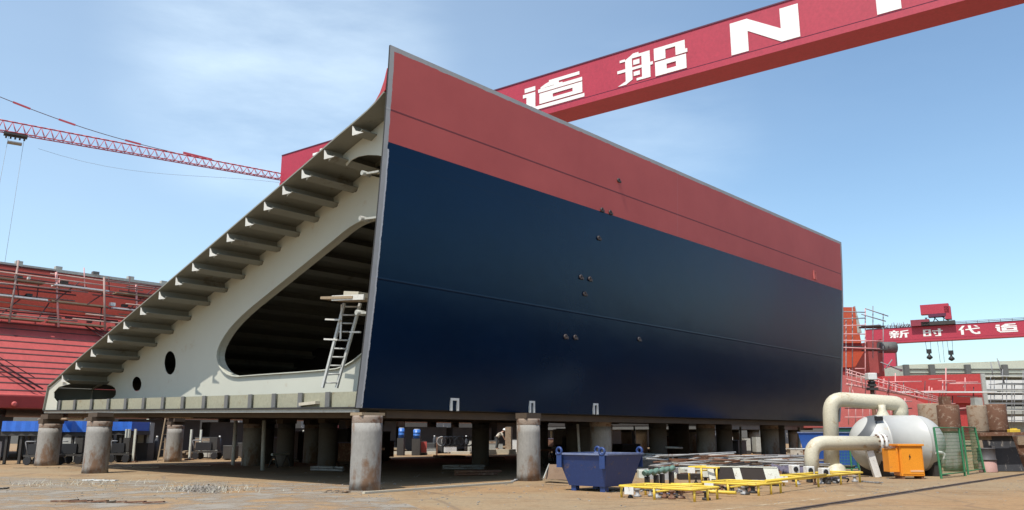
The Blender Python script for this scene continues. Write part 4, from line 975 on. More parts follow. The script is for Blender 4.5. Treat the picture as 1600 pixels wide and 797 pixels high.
# slate bin, beam, drum
D=35.0; x0,x1=AT(1546,700,D).x,AT(1586,700,D).x; z1=AT(1560,681,D).z
sb=thing('slanted_steel_bin','blue black weathered steel bin with white scrapes, behind the drum','bin',((x0+x1)/2,D+.5,0))
MB().hexa([(x0+.1,D,.02),(x1+.28,D,.02),(x1+.28,D+.5,.02),(x0+.1,D+.5,.02)],[(x0,D+.1,z1),(x1,D+.1,z1),(x1,D+.5,z1),(x0,D+.5,z1)]).build('body',SLATE,sb)
MB().box(((x0+x1)/2,D+.27,z1+.04),(x1-x0+.1,.6,.07)).build('rim',RUST,sb)
bm2=thing('rusty_beam','long rusty beam lying level across the bins at the right edge','beam',AT(1560,678,34.7)-Vector((0,0,.1)))
MB().bar(AT(1528,679,34.6),AT(1640,677,34.6),.3,.14).build('flange',RUST,bm2)
MB().bar(AT(1528,683.5,34.8),AT(1548,683,34.8),.1,.22).build('web_plate',RUSTL,bm2)
rbx=thing('rusty_bin','rust brown steel bin cut by the right edge of the picture','bin',(AT(1600,700,35.2).x,35.6,0))
MB().box((AT(1607,700,35.2).x,35.7,.72),(.85,1.,1.42)).build('body',RUST,rbx); MB().box((AT(1607,700,35.2).x,35.16,1.25),(.88,.06,.35)).build('patch_plate',RUSTL,rbx)
yl=thing('yellow_lamp_box','small yellow box resting on the rusty beam','box',AT(1584,674,34.6)); MB().box(AT(1584,674.,34.6),(.42,.25,.16)).build('case',YELLOW,yl,bevel=.02); MB().box(AT(1584,671,34.6),(.2,.15,.1)).build('cap',YELLOW,yl)
dr=thing('steel_drum','steel drum, charcoal above and dusty pink below, by the fence end','drum',G3(1552,737))
p=G3(1552,738.5); r_=13/F*p.y*cp; c=p+Vector((0,r_,0)); hd=AT(1552,700,c.y).z
MB().lathe(c,[(r_,0),(r_*1.03,.01),(r_*1.0,.03),(r_*.98,hd*.47)],26).build('lower_half',PINKD,dr)
MB().lathe(c,[(r_*.98,hd*.475),(r_*1.08,hd*.5),(r_*1.08,hd*.53),(r_*.98,hd*.56),(r_*.97,hd*.95),(r_*1.0,hd*.96),(r_*1.0,hd),(r_*.94,hd)],26).build('upper_half',GREYDRUM,dr)
# ---------------------------------------------------------------- skips and small kit
def skip(label,corner,lu,ls,h,mat,foot=.14,name='blue_skip',lugs=True):
    """corner (u,s) nearest the camera; lu along eu, ls along es"""
    u0,s0=corner; cu,cs=u0+lu/2,s0+ls/2
    t=thing(name,label,'skip',W(cu,cs,0))
    def q(fu,fs,z): return W(cu+fu,cs+fs,z)
    bu_,bs_=lu/2-.10,ls/2-.10; tu,ts=lu/2+.14,ls/2+.14; w=.03
    b=MB(); o=[(-1,-1),(1,-1),(1,1),(-1,1)]
    Bo=[q(i*bu_,j*bs_,foot) for i,j in o]; To=[q(i*tu,j*ts,foot+h) for i,j in o]; Ti=[q(i*(tu-w),j*(ts-w),foot+h) for i,j in o]; Bi=[q(i*(bu_-w),j*(bs_-w),foot+.04) for i,j in o]
    vs=Bo+To+Ti+Bi; fs=[(3,2,1,0),(12,13,14,15)]
    for k in range(4):
        j=(k+1)%4; fs+= [(k,j,4+j,4+k),(4+k,4+j,8+j,8+k),(8+k,8+j,12+j,12+k)]
    b.add(vs,fs); b.build('tub',mat,t)
    b=MB()
    for k in range(4):
        j=(k+1)%4; up=Vector((0,0,.025)); b.bar(To[k]+up*.2,To[j]+up*.2,.07,.045)
    b.build('rim',paint('worn_blue_rim',(.22,.25,.34),(.10,.13,.28),.5,5.),t)
    if lugs:
        for i,j in o:
            c=q(i*(tu-.12),j*(ts+.03),foot+h-.16)
            b=MB(); b.box(c,(.035,.17,.40),(es,eu,Vector((0,0,1)))); 
            rg=[c+Vector((0,0,.24))+eu*(.085*math.cos(a_))+Vector((0,0,.085*math.sin(a_))) for a_ in [2*PI*k/14 for k in range(14)]]
            b.ring(rg,.038,6,closed=True); b.build('lifting_lug',mat,t)
    for i,j in o: MB().box(q(i*(bu_-.12),j*(bs_-.12),foot/2),(.16,.16,foot),(es,eu,Vector((0,0,1)))).build('foot',mat,t)
    return t
skip('navy blue open skip with four pairs of lifting eyes, before the pillars',(-5.72,3.80),1.42,1.42,.84,BLUE)
bx=G3(1290,731); u,s=US(bx.x,bx.y); skip('large bright blue skip standing behind the cream pipes',(u-1.6,s),2.6,2.2,1.45,paint('bright_skip_blue',(.022,.10,.40),(.02,.08,.32),.4,2.),lugs=False)
gx=G3(1330,722); u,s=US(gx.x,gx.y); skip('dull green skip just behind the large bright blue skip',(u-.9,s+1.2),2.4,2.2,1.75,paint('dull_green_paint',(.03,.12,.09),(.025,.09,.07),.5,2.),lugs=False,name='green_skip')
# brown tray
tr=thing('scrap_tray','low brown wooden tray with raised back lying left of the blue skip','tray',G3(866,752)); x,y=G(868,752); u,s=US(x,y)
MB().box(W(u,s+.4,.10),(1.0,.9,.08),(es,eu,Vector((0,0,1)))).build('bottom',WOOD,tr)
b=MB(); p0=G3(852,750); b.hexa([G3(850,748,.12),G3(886,750,.12),G3(886,749,.12),G3(850,747,.12)],[AT(858,726,27.6),AT(886,726,27.6),AT(886,725.5,27.75),AT(858,725.5,27.75)]); b.build('back_board',paint('brown_board',(.20,.13,.08),(.15,.095,.06),.8,2.),tr)
MB().tube(G3(849,748,.14),AT(858,725,27.7),.022,6).build('edge_strip',GREYB,tr); MB().bar(G3(849,750,.13),G3(892,753,.13),.05,.05).build('edge_strip',WOOD,tr)
# yellow pipe frames
def frame(label,cr,lu,ls,h,cross=2):
    u0,s0=cr; t=thing('yellow_pipe_frame',label,'pipe frame',W(u0+lu/2,s0+ls/2,0),'yellow pipe frames on the ground')
    c=[W(u0,s0,h),W(u0+lu,s0,h),W(u0+lu,s0+ls,h),W(u0,s0+ls,h)]; r=.045
    loop=[]
    r=.031
    for k in range(4):
        a,b_,d_=c[k-1],c[k],c[(k+1)%4]
        for q in range(5):
            tt=q/4; p0_=b_+(a-b_).normalized()*.16; p2=b_+(d_-b_).normalized()*.16; loop.append(p0_*(1-tt)**2+b_*2*tt*(1-tt)+p2*tt*tt)
    MB().ring(loop,r,10,closed=True).build('rail_loop',YELLOW,t)
    for k in range(cross):
        f_=(k+1)/(cross+1); MB().tube(W(u0+.03,s0+ls*f_,h+.0),W(u0+lu-.03,s0+ls*f_,h+.0),r*.8,8).build('cross_pipe',YELLOW,t)
    MB().tube(W(u0+lu*.5,s0+.03,h-.09),W(u0+lu*.5,s0+ls-.03,h-.09),r*.8,8).build('cross_pipe',YELLOW,t)
    for fu,fs in((.02,.08),(.98,.08),(.98,.92),(.02,.92),(.5,.0),(.0,.5)):
        p=W(u0+lu*fu,s0+ls*fs,0); MB().ring([p,p+Vector((0,0,h))],r,8).build('leg',YELLOW,t); 
        MB().lathe(p,[(r*1.7,0),(r*1.7,.02)],10)
    p=W(u0+lu*.82,s0-.06,h-.09); MB().box(p,(.02,.26,.17),(es,eu,Vector((0,0,1)))).build('tag_plate',WHITE,t)
    for k in range(9):
        q=W(u0+R.uniform(.1,lu-.1),s0+R.uniform(.1,ls-.1),0); b=MB(); rad=R.uniform(.06,.11); b.lathe(q,[(rad,0),(rad,.05),(rad*.5,.06),(rad*.5,.16),(rad*.8,.17),(rad*.8,.2)],10); b.build('valve_stub',R.choice((DARKST,RUST,SCRAP)),t)
    return t
frame('yellow pipe frame nearest the camera, right of the blue skip',(-9.0,2.66),2.1,1.25,.27,1)
frame('middle yellow pipe frame with a grey tag plate',(-9.2,5.4),1.6,1.5,.27,1)
frame('rear yellow pipe frame carrying the white lamp boxes',(-8.9,9.6),1.1,3.9,.30,2)
x,y=G(1106,757); u,s=US(x,y); frame('small raised yellow pipe rack behind the nearest frame',(u-.3,s),1.0,.9,.5,1)
# extra yellow pipes lying around
for i,(x0,y0,x1,y1,z,lab) in enumerate(((1048,757,1112,757,.16,'short yellow pipe lying behind the nearest frame'),(1050,765,1150,770,.1,'long yellow pipe lying between the frames'),(1196,752,1290,742,.33,'yellow pipe resting on the rear frame'))):
    MB().tube(G3(x0,y0,z),G3(x1,y1,z),.04,8).build('loose_yellow_pipe',YELLOW,None,lab,'pipe')
# striped barrier boards
bo=thing('striped_barrier','low tilted barrier board in brown black and white blocks','barrier',G3(1160,760))
A0=G3(1110,757); A1=G3(1222,760); dv=(A1-A0); lift=Vector((0,.10,.40)); th_=Vector((0,.06,-.02))
A0.z=A1.z=.12
for k,(f0,f1,mt) in enumerate(((0,.09,PALE),(.09,.37,CHAR),(.37,.47,PALE),(.47,.80,CHAR),(.80,1.0,PALE))):
    a,c_=A0+dv*f0,A0+dv*f1; sh=dv*.0
    off=-dv*.03
    MB().hexa([a,c_,c_+th_*1,a+th_*1],[a+lift+off,c_+lift+off,c_+lift+off+th_,a+lift+off+th_]).build('board',mt,bo)
MB().bar(A0+lift-dv*.03+Vector((0,.03,.02)),A1+lift-dv*.03+Vector((0,.03,.02)),.09,.03).build('cap_strip',PALE,bo)
for f_ in(.05,.95): MB().box(A0+dv*f_+Vector((0,.2,-.04)),(.12,.45,.16)).build('stand',DARKST,bo)
R5=random.Random(21)
for k in range(14):
    x=R5.uniform(1010,1330); y=R5.uniform(770,782)-(x-1010)*.085; q=G3(x,y); b=MB()
    pts=[q+Vector((R5.gauss(0,.28),R5.gauss(0,.2),R5.uniform(.03,.2))) for _ in range(7)]
    b.ring(bend(pts,.2,3),.022,6); b.build('hose_tangle',R5.choice((BLACK,CLOTH,RUST,SCRAP,BLACK)),None,'tangle of hose lying on the ground under the yellow frames','hose','hose tangles by the yellow frames')
for k in range(16):
    x=R5.uniform(1000,1240); y=R5.uniform(742,752); q=G3(x,y); q.y+=R5.uniform(0,2); a_=R5.uniform(.2,.6); h=R5.uniform(.08,.35)
    b=MB(); b.box(q+Vector((0,0,h/2)),(a_,R5.uniform(.2,.5),h),rz=R5.uniform(0,3)); b.box(q+Vector((0,0,h+.02)),(a_*.7,.15,.04),rz=R5.uniform(0,3)); b.build('scrap_piece',R5.choice((CHAR,RUST,PALE,SCRAP,GREYB,DARKST)),None,'small scrap piece in the heap behind the yellow frames','scrap','scrap pieces by the yellow frames')
# white lamp boxes
for i,(x,y,lab) in enumerate(((1241,733.5,'left white lamp box with a round black lens, by the cream pipe'),(1264,735.5,'middle white lamp box with a round black lens'),(1287.5,738,'right white lamp box with a round black lens'))):
    p=AT(x,y,[27.6,27.2,26.5][i]); t=thing('lamp_box',lab,'lamp',p-Vector((0,0,.15)),'white lamp boxes on the rear frame')
    rz=.25; MB().box(p,(.27,.24,.27),rz=rz).build('case',WHITE,t,bevel=.02)
    fwd=Vector((math.sin(rz),-math.cos(rz),0)); MB().lathe(p+fwd*.121+Vector((-.02,0,.01)),[(.085,0),(.085,.02),(.06,.022)],16,axis=fwd).build('lens',BLACK,t)
    b=MB(); q=p-Vector((0,0,.135)); b.box((q.x,q.y,(q.z)/2),(.16,.16,max(.02,q.z))); b.build('stand',DARKST,t)
for i,(x0,x1,y,lab) in enumerate(((1222,1256,747,'violet grey folded tarpaulin under the left lamp box'),(1252,1284,749,'violet grey folded tarpaulin under the right lamp box'))):
    b=MB(); p0,p1=G3(x0,y),G3(x1,y); p0.y+=1.2;p1.y+=1.2; n=14; rq=random.Random(i)
    for r_i in range(4):
        a_=p0+Vector((0,(r_i-1.5)*.22,.12)); c_=p1+Vector((0,(r_i-1.5)*.22,.12)); pts=[a_.lerp(c_,k/n)+Vector((0,0,rq.uniform(-.05,.2))) for k in range(n+1)]
        b.ring(pts,[rq.uniform(.1,.17) for _ in pts],8)
    b.build('folded_tarpaulin',CLOTH,None,lab,'tarpaulin','folded tarpaulins')
# green roll on posts
gr=thing('green_sheet_roll','rolled green sheeting lying on short dark posts beside the skip','roll',G3(1030,757))
b=MB(); p0,p1=AT(1006,740,24.2),AT(1052,732,25.2); n=16; b.ring([p0.lerp(p1,k/n)+Vector((0,0,.03*math.sin(k*2.1))) for k in range(n+1)],[.075+.01*math.sin(k*1.3) for k in range(n+1)],10); b.build('roll',GREENS,gr)
for f_ in(.1,.4,.6,.92): q=p0.lerp(p1,f_); MB().box((q.x,q.y,(q.z-.1)/2),(.14,.12,q.z-.1)).build('post',CHAR,gr)
# heap of pipes
R2=random.Random(3)
pg='scrap pipes heaped by the yellow frames'
for k in range(90):
    x=R2.uniform(992,1236); y=R2.uniform(734,744); p=G3(x,y); p.y+=R2.uniform(-.3,2.8); an=R2.gauss(0,.28); Lp=R2.uniform(.8,2.8); z=.05+R2.random()*.62
    q=p+Vector((math.cos(an)*Lp,math.sin(an)*Lp*.8,0)); dz=R2.uniform(-.1,.16)
    MB().ring([p+Vector((0,0,z)),q+Vector((0,0,max(.04,z+dz)))],R2.uniform(.02,.045),7).build('scrap_pipe',R2.choice((SCRAP,SCRAP,DARKST,RUST,ALU,GREYB)),None,'grey or rusty scrap pipe in the heap behind the yellow frames','pipe',pg)
for i,(x,y,w,h,mt,lab) in enumerate(((1181,731,.42,.36,WOODD,'brown wooden crate on the scrap heap by the pale pillar'),(1224,735,.36,.3,WOODD,'small brown crate on the scrap heap beside the whitewashed box'),(1008,742,.5,.34,PALE,'pale box end between the skip and the green roll'),(1078,745,.8,.2,CHAR,'dark flat box in the scrap heap'))):
    p=G3(x,y+8); D_=p.y+1.4; q=AT(x,y,D_); t=thing('scrap_crate',lab,'crate',(q.x,D_,0)); 
    MB().box((q.x,D_,q.z),(w,.4,h)).build('body',mt,t,bevel=.01); MB().box((q.x,D_-.01,q.z/2-h/4),(w*.8,.4,max(.05,q.z-h/2))).build('prop',DARKST,t)
wb=thing('whitewashed_box','tall chipped whitewashed wooden box with a dark painted mark','box',G3(1246,733))
p=G3(1246,731); D_=p.y; q0,q1=AT(1235,702,D_),AT(1254,702,D_); 
MB().box(((q0.x+q1.x)/2,D_+.25,q0.z/2),(q1.x-q0.x,.5,q0.z)).build('front',paint('chipped_whitewash',(.55,.50,.42),(.42,.36,.28),.85,3.,.8,(.2,.12,.07),.2,5.),wb)
MB().box((q1.x+.14,D_+.28,q0.z/2-.01),(.27,.5,q0.z-.02)).build('side_board',paint('reddish_board',(.30,.16,.09),(.22,.12,.07),.85,3.),wb)
MB().box(((q0.x+q1.x)/2+.12,D_+.26,q0.z+.02),(q1.x-q0.x+.34,.56,.04)).build('lid',WHITE,wb)
b=MB(); xx=(q0.x+q1.x)/2; b.bar((xx-.05,D_-.01,q0.z*.42),(xx+.05,D_-.01,q0.z*.78),.012,.05,up=(1,0,0)); b.bar((xx-.09,D_-.014,q0.z*.66),(xx+.07,D_-.014,q0.z*.62),.012,.04,up=(0,0,1)); b.bar((xx-.08,D_-.012,q0.z*.45),(xx+.02,D_-.012,q0.z*.40),.012,.05); b.build('painted_mark',CHAR,wb)
# rubbish mound and long rail under the block
b=MB(); p=G3(1018,736); c=p+Vector((0,1.5,0)); n1,n2=20,8; rq=random.Random(5)
for j in range(n2+1):
    for i in range(n1):
        a_=2*PI*i/n1; r_=.85*(j/n2)*(1+.12*rq.uniform(-1,1)); b.v.append(c+Vector((r_*math.cos(a_),r_*math.sin(a_),.62*(1-(j/n2)**1.7)+rq.uniform(-.03,.04)*(j<n2))))
for j in range(n2):
    for i in range(n1): b.f.append((j*n1+i,j*n1+(i+1)%n1,(j+1)*n1+(i+1)%n1,(j+1)*n1+i)); b.sm.append(False)
b.build('rubbish_mound',paint('brown_rubbish',(.16,.12,.09),(.26,.22,.18),.9,8.,.8),None,'rounded brown mound of rubbish behind the skip','mound')
fr_=thing('low_guard_rail','long low guard rail running in the shade under the hull block','rail',G3(1030,727))
pr0,pr1=AT(958,708,36.),AT(1094,713,40.); MB().tube(pr0,pr1,.05,8).build('top_bar',GREYB,fr_)
for f_ in(.0,.34,.6,.66,.98): q=pr0.lerp(pr1,f_); MB().box((q.x,q.y,q.z/2),(.09,.09,q.z)).build('post',GREYB,fr_)
MB().tube(AT(1040,699,39),AT(1066,700,39.5),.05,8).build('upper_bar',GREYB,fr_)
# ---------------------------------------------------------------- ladders and platform on the block
def ladder(label,b0,b1,t0,t1,r,mat,nr,flat=False):
    t=thing('ladder',label,'ladder',(Vector(b0)+Vector(b1))/2)
    for p,q in((b0,t0),(b1,t1)): MB().bar(p,q,r*2,r*1.3,up=es).build('side_rail',mat,t)
    for k in range(nr):
        f_=(k+.6)/nr; MB().tube(Vector(b0).lerp(Vector(t0),f_),Vector(b1).lerp(Vector(t1),f_),r*.55,6).build('rung',mat,t)
    return t
def WP(px,py,s): u,z=onS(px,py,s); return W(u,s,z)
pA0=onS(247,721,0)
gA=G3(246,722); gB=G3(262,721.5); ladder('grey wooden ladder leaning up to the block beside a concrete pillar',gA,gB,AT(259,651,gA.y+.8),AT(271,650,gB.y+.8),.035,WOOD,6)
ladder('long alloy ladder standing in the big opening of the web frame',WP(504,606,.9),WP(526,606,1.3),WP(538,474,1.3),WP(563,474,1.5),.05,ALU,10)
b=MB(); b.bar(WP(534,476,1.25),WP(532,530,1.2),.07,.05); sec=b.build('splint_board',WHITE,None,'pale splint board lashed to the upper ladder rail','board')
pf=thing('work_platform','small plank platform fixed inside the hull edge above the ladder','platform',WP(545,468,1.2))
MB().bar(WP(519,468,.9),WP(569,467,.9),.9,.08).build('deck',WOOD,pf); MB().bar(WP(519,466,.5),WP(569,464,.5),.05,.16).build('edge_board',BRACK,pf); MB().bar(WP(545,460,.9),WP(568,461,.9),.4,.16).build('timber_block',paint('pale_timber',(.5,.46,.36),(.42,.38,.3),.8,3.),pf)
for x0,y0,x1,y1,lab in((509,499,532,500,'short pale step bar level with the upper ladder'),(507,530,528,531,'short pale step bar halfway up the ladder'),(547,519,563,519,'pale bracket bar at the hull edge beside the ladder')):
    MB().bar(WP(x0,y0,1.1),WP(x1,y1,1.1),.06,.05).build('step_bar',BRACK,None,lab,'bar','step bars by the long ladder')
# timber pieces on the bottom stiffeners
b=MB(); b.bar(WP(471,632,.1),WP(497,629,.1),.2,.09); b.build('timber_offcut',paint('pale_timber',(.5,.46,.36),(.42,.38,.3),.8,3.),None,'pale timber offcut on the lower edge by the ladder foot','timber')
# rusty pipes on the pillar tops at left
for i,(x0,y0,x1,y1,z,lab) in enumerate(((60,656,130,654,0,'rusty pipe resting on the leftmost pillar'),(120,649,215,650,0,'long rusty pipe above the half sunlit pillar'),(214,648,300,652,0,'rusty pipe above the wooden ladder'))):
    MB().tube(WP(x0,y0,1.2+i*.3),WP(x1,y1,1.2+i*.3),.06,8).build('hanging_pipe',RUSTL,None,lab,'pipe','rusty pipes along the block bottom')
# ---------------------------------------------------------------- stuff seen beneath the hull
def clutter(x,yb,w,h,D,mat,lab,name,cat,kind='box',group=None):
    p=AT(x,yb,D); z0=max(0.,p.z) if p.z>.05 else 0.; s=D*cp/F*1.0
    ww=w/F*D; hh=h/F*D
    t=thing(name,lab,cat,(p.x,D,0),group)
    if kind=='box':
        MB().box((p.x,D,z0+hh/2),(ww,.8,hh),rz=R.uniform(-.15,.15)).build('body',mat,t); MB().box((p.x,D,z0+hh+.03),(ww*.8,.6,.05)).build('cover',DARKST,t)
    elif kind=='drum':
        MB().lathe((p.x,D,z0),[(ww/2,0),(ww/2*.98,hh*.32),(ww/2*1.04,hh*.34),(ww/2*.98,hh*.36),(ww/2*.98,hh*.64),(ww/2*1.04,hh*.66),(ww/2*.98,hh*.68),(ww/2,hh)],18).build('body',mat,t); MB().lathe((p.x,D,z0+hh),[(ww*.4,0),(ww*.4,.04)],14).build('lid',WHITE,t)
    if z0>0: MB().box((p.x,D,z0/2-.01),(ww*1.1,.9,z0-.02)).build('trestle',DARKST,t)
    return t
clutter(627,700-16,9,14,62,paint('bright_drum_blue',(.05,.2,.6),(.04,.14,.45),.4),'left blue drum on a stand under the block','blue_drum','drum','drum','blue drums under the block')
clutter(651,700-15,11,13,62,paint('bright_drum_blue',(.05,.2,.6),(.04,.14,.45),.4),'right blue drum on a stand under the block','blue_drum','drum','drum','blue drums under the block')
clutter(655+4,707,14,16,63,SHIPRED,'red machine casing half hidden behind the near corner pillar','machine_casing','machine')
clutter(757,702,10,38,64,RUSTL,'brown board leaning left of the bending worker','leaning_board','board')
clutter(795,703,9,34,66,RUSTL,'brown post right of the bending worker','timber_post','post')
clutter(885,696,38,24,60,GREYB,'pale box body seen between two pillars behind the skip','box_body','box')
clutter(893,700,28,16,52,DARKST,'black bundle in the shade behind the skip','dark_bundle','bundle')
clutter(1057,708,18,14,62,SCRAP,'stacked pale scrap far under the hull near the brownish pillar','scrap_stack','scrap')
clutter(1140,706,8,22,66,WHITE,'white post far under the hull right of the brownish pillar','white_post','post')
clutter(1166,704,9,18,66,GREYB,'grey box far under the hull left of the pale pillar','grey_box','box')
clutter(1184,706,10,22,66,GREYB,'grey crate far under the hull beside the pale pillar','grey_crate','crate')
clutter(512,712,16,20,60,DARKST,'dark machine left of the near corner pillar','dark_machine','machine')
clutter(520,712,11,44,64,PINKR,'reddish post seen between the dark pillars','reddish_post','post')
clutter(222,692,26,30,50,GREYB,'pale grey steel bracket piece between the left pillars','steel_bracket','steel piece')
for x,D,w_,lab in ((66,42.3,1.7,'dark wheeled welding cart before the far left blue container'),(112,44.,1.3,'dark wheeled cart between the two left pillars'),(188,46.2,1.1,'dark wheeled cart right of the rusty topped pillar'),(322,52,1.6,'dark wheeled cart beyond the wooden ladder'),(445,55,1.5,'dark wheeled cart between the shaded pillars')):
    q=AT(x,700,D); q.z=0; t=thing('welding_cart',lab,'cart',q,'dark carts behind the block')
    MB().box(q+Vector((-.1*w_,.3,.78)),(w_*.62,.7,.5)).build('housing',BLACK,t); MB().box(q+Vector((.25*w_,.3,.95)),(w_*.3,.5,.75)).build('control_box',DARKST,t)
    MB().box(q+Vector((0,.3,.45)),(w_,.8,.1)).build('bed',DARKST,t); MB().ring(bend([q+Vector((-.5*w_,.3,.5)),q+Vector((-.62*w_,.3,1.15)),q+Vector((-.3*w_,.3,1.15))],.1),.035,6).build('handle',TUBEG,t)
    for dx in(-.36,.36):
        for dy in(-.12,.72): MB().lathe(q+Vector((dx*w_,dy,.21)),[(.2,-.05),(.21,-.03),(.21,.03),(.2,.05)],14,axis=(0,1,0)).build('wheel',BLACK,t)
# hose coils
hc=thing('hose_coil','tangle of pale hoses hanging on a rack under the block','hoses',AT(700,700,60)*1-Vector((0,0,AT(700,700,60).z)))
b=MB()
for k in range(7):
    c=AT(690+k*7,692,60); b.ring([c+Vector((.32*math.cos(a_),.05*k%.2,.32*math.sin(a_)+.1)) for a_ in [2*PI*j/14 for j in range(14)]],.05,5,closed=True)
b.build('coil',SCRAP,hc); q0,q1=AT(683,684,60.2),AT(738,684,60.2); MB().bar(q0,q1,.08,.08).build('rack_bar',RUST,hc)
for q in(q0,q1): MB().box((q.x,q.y,q.z/2),(.1,.1,q.z)).build('rack_leg',RUST,hc)
# planks on the lit strip beyond
for i,(x0,x1,y,D,lab) in enumerate(((612,648,713,66,'pale planks on the ground beyond the corner pillar'),(668,682,712,66,'short pale planks under the hose rack'),(705,735,711,66,'pale planks right of the hose rack'),(752,806,707,66,'plank staging under the bending worker'),(560,598,716,60,'pale plank behind the near corner pillar'),(895,920,709,58,'pale plank behind the blue skip'))):
    a,c_=AT(x0,y,D),AT(x1,y,D); h=max(.2,AT(x0,y-5,D).z); MB().box(((a.x+c_.x)/2,D,h/2),(c_.x-a.x,1.4,h)).build('plank_stack',paint('pale_timber',(.5,.46,.36),(.42,.38,.3),.8,3.),None,lab,'planks','plank stacks under the block')
# worker bending over the staging
D=66.; foot=AT(776,702,D); z0=max(.2,AT(752,702,D).z)
wk=thing('person','worker in cream shirt, dark trousers and white helmet bending over the planks','person',(foot.x,D,z0))
def skin(name,verts,edges,radii,mat,par,off):
    me=bpy.data.meshes.new(name); me.from_pydata([Vector(v) for v in verts],edges,[]); me.materials.append(mat)
    o=bpy.data.objects.new(name,me); COL.objects.link(o); o.parent=par
    sm=o.modifiers.new('skin','SKIN'); sm.use_smooth_shade=True
    for sv,r in zip(me.skin_vertices[0].data,radii): sv.radius=(r,r)
    me.skin_vertices[0].data[0].use_root=True
    sb_=o.modifiers.new('sub','SUBSURF'); sb_.levels=1; sb_.render_levels=2; return o
V=[(0,0,.88),(.20,0,1.14),(.40,0,1.30),(.50,0,1.36),(.60,0,1.42),
   (-.03,-.1,.85),(.03,-.12,.48),(-.06,-.12,.08),(.10,-.12,.04),
   (-.03,.1,.85),(.10,.12,.48),(.02,.12,.08),(.18,.12,.04),
   (.38,-.19,1.26),(.50,-.23,1.0),(.62,-.2,.78),(.66,-.2,.70),
   (.38,.19,1.26),(.52,.23,1.0),(.66,.2,.80),(.70,.2,.72)]
Ed=[(0,1),(1,2),(2,3),(3,4),(0,5),(5,6),(6,7),(7,8),(0,9),(9,10),(10,11),(11,12),(2,13),(13,14),(14,15),(15,16),(2,17),(17,18),(18,19),(19,20)]
rd=[.13,.13,.14,.06,.10,.09,.065,.045,.04,.09,.065,.045,.04,.06,.045,.035,.04,.06,.045,.035,.04]
skin('body',V,Ed,rd,SKIN,wk,0)
skin('shirt',[V[0],V[1],V[2],V[13],V[14],V[17],V[18]],[(0,1),(1,2),(2,3),(3,4),(2,5),(5,6)],[.15,.155,.165,.085,.065,.085,.065],SHIRT,wk,0)
skin('trousers',[V[0],V[5],V[6],V[7],V[9],V[10],V[11]],[(0,1),(1,2),(2,3),(0,4),(4,5),(5,6)],[.155,.11,.085,.075,.11,.085,.075],TROUS,wk,0)
b=MB(); b.lathe(Vector((foot.x,D,z0))+Vector((.61,0,1.47)),[(.16,-.02),(.155,.0),(.13,.02),(.12,.08),(.08,.13),(.02,.15)],14,axis=(.4,0,.9)); b.build('helmet',HELM,wk)
# ---------------------------------------------------------------- litter
MB().bar(G3(568,770,.03),G3(800,753.5,.03),.10,.05).build('long_plank',paint('pale_timber',(.5,.46,.36),(.42,.38,.3),.8,3.),None,'long pale plank along the shadow edge between two pillars','plank')
for i,(x0,y0,x1,y1,w,mt,lab) in enumerate(((80,783,255,786,.10,RUST,'long rusty flat bar lying in the left foreground'),(110,782,180,785,.06,WOODD,'splintered strip beside the rusty bar in the foreground'),(20,731,128,731,.12,WOOD,'pale plank lying before the leftmost pillar'),(165,730,250,730.5,.14,WOOD,'pale plank right of the half sunlit pillar'),(250,726,330,728,.12,RUSTL,'reddish plank by the foot of the wooden ladder'),(508,768,545,769,.25,RUSTL,'rusty plate fragment at the foot of the near corner pillar'),(1345,752,1378,755,.12,SCRAP,'bent scrap strip on the ground right of the rear frame'),(0,764,14,763,.06,DARKST,'dark rod end at the left edge'),(800,752,818,748,.1,SCRAP,'crumpled grey strip at the pillar foot'),(132,750,182,751,.16,WHITE,'white scrap strip near the half sunlit pillar'))):
    a,c_=G3(x0,y0,.02),G3(x1,y1,.02); b=MB(); n=6; rq=random.Random(i)
    for k in range(n): b.bar(a.lerp(c_,k/n)+Vector((0,rq.uniform(-.03,.03),0)),a.lerp(c_,(k+1.02)/n)+Vector((0,rq.uniform(-.03,.03),rq.uniform(0,.03))),w*rq.uniform(.7,1.2),.03)
    b.build('scrap_strip',mt,None,lab,'scrap')
b=MB()
for k in range(900):
    x=R.uniform(-40,1640); y=R.triangular(735,797,757); p=G3(x,y); r_=R.uniform(.008,.032); 
    if x>1000 and y>772: r_*=.6
    an=R.random()*6; b.box(p+Vector((0,0,r_*.3)),(r_*R.uniform(1,3),r_,r_*.6),rz=an)
for k in range(330):
    p=G3(312+R.gauss(0,17),766+R.gauss(0,2.2)); r_=R.uniform(.012,.05); d_=Vector((R.uniform(-.12,.12),R.uniform(-.08,.08),R.uniform(0,.10)))
    b.bar(p+Vector((0,0,.01)),p+d_+Vector((0,0,.02)),r_,.008)
b.build('ground_litter',paint('mixed_litter',(.5,.46,.4),(.12,.09,.07),.9,1.3,1.),None,None,None,None,'stuff')
b=MB()
for x,y,n,sp_ in((310,765,150,.45),(120,757,90,.7),(345,768,60,.3)):
    for k in range(n):
        p=G3(x,y)+Vector((R.gauss(0,sp_*1.6),R.gauss(0,sp_),0)); h=R.uniform(.03,.18); d_=Vector((R.uniform(-.15,.15),R.uniform(-.1,.1),h)); w=Vector((.012,0,0)); b.add([p-w,p+w,p+d_],[(0,1,2)])
b.build('dry_weeds',paint('dry_straw',(.45,.42,.34),(.35,.33,.26),.9,5.),None,None,None,None,'stuff',recalc=False)
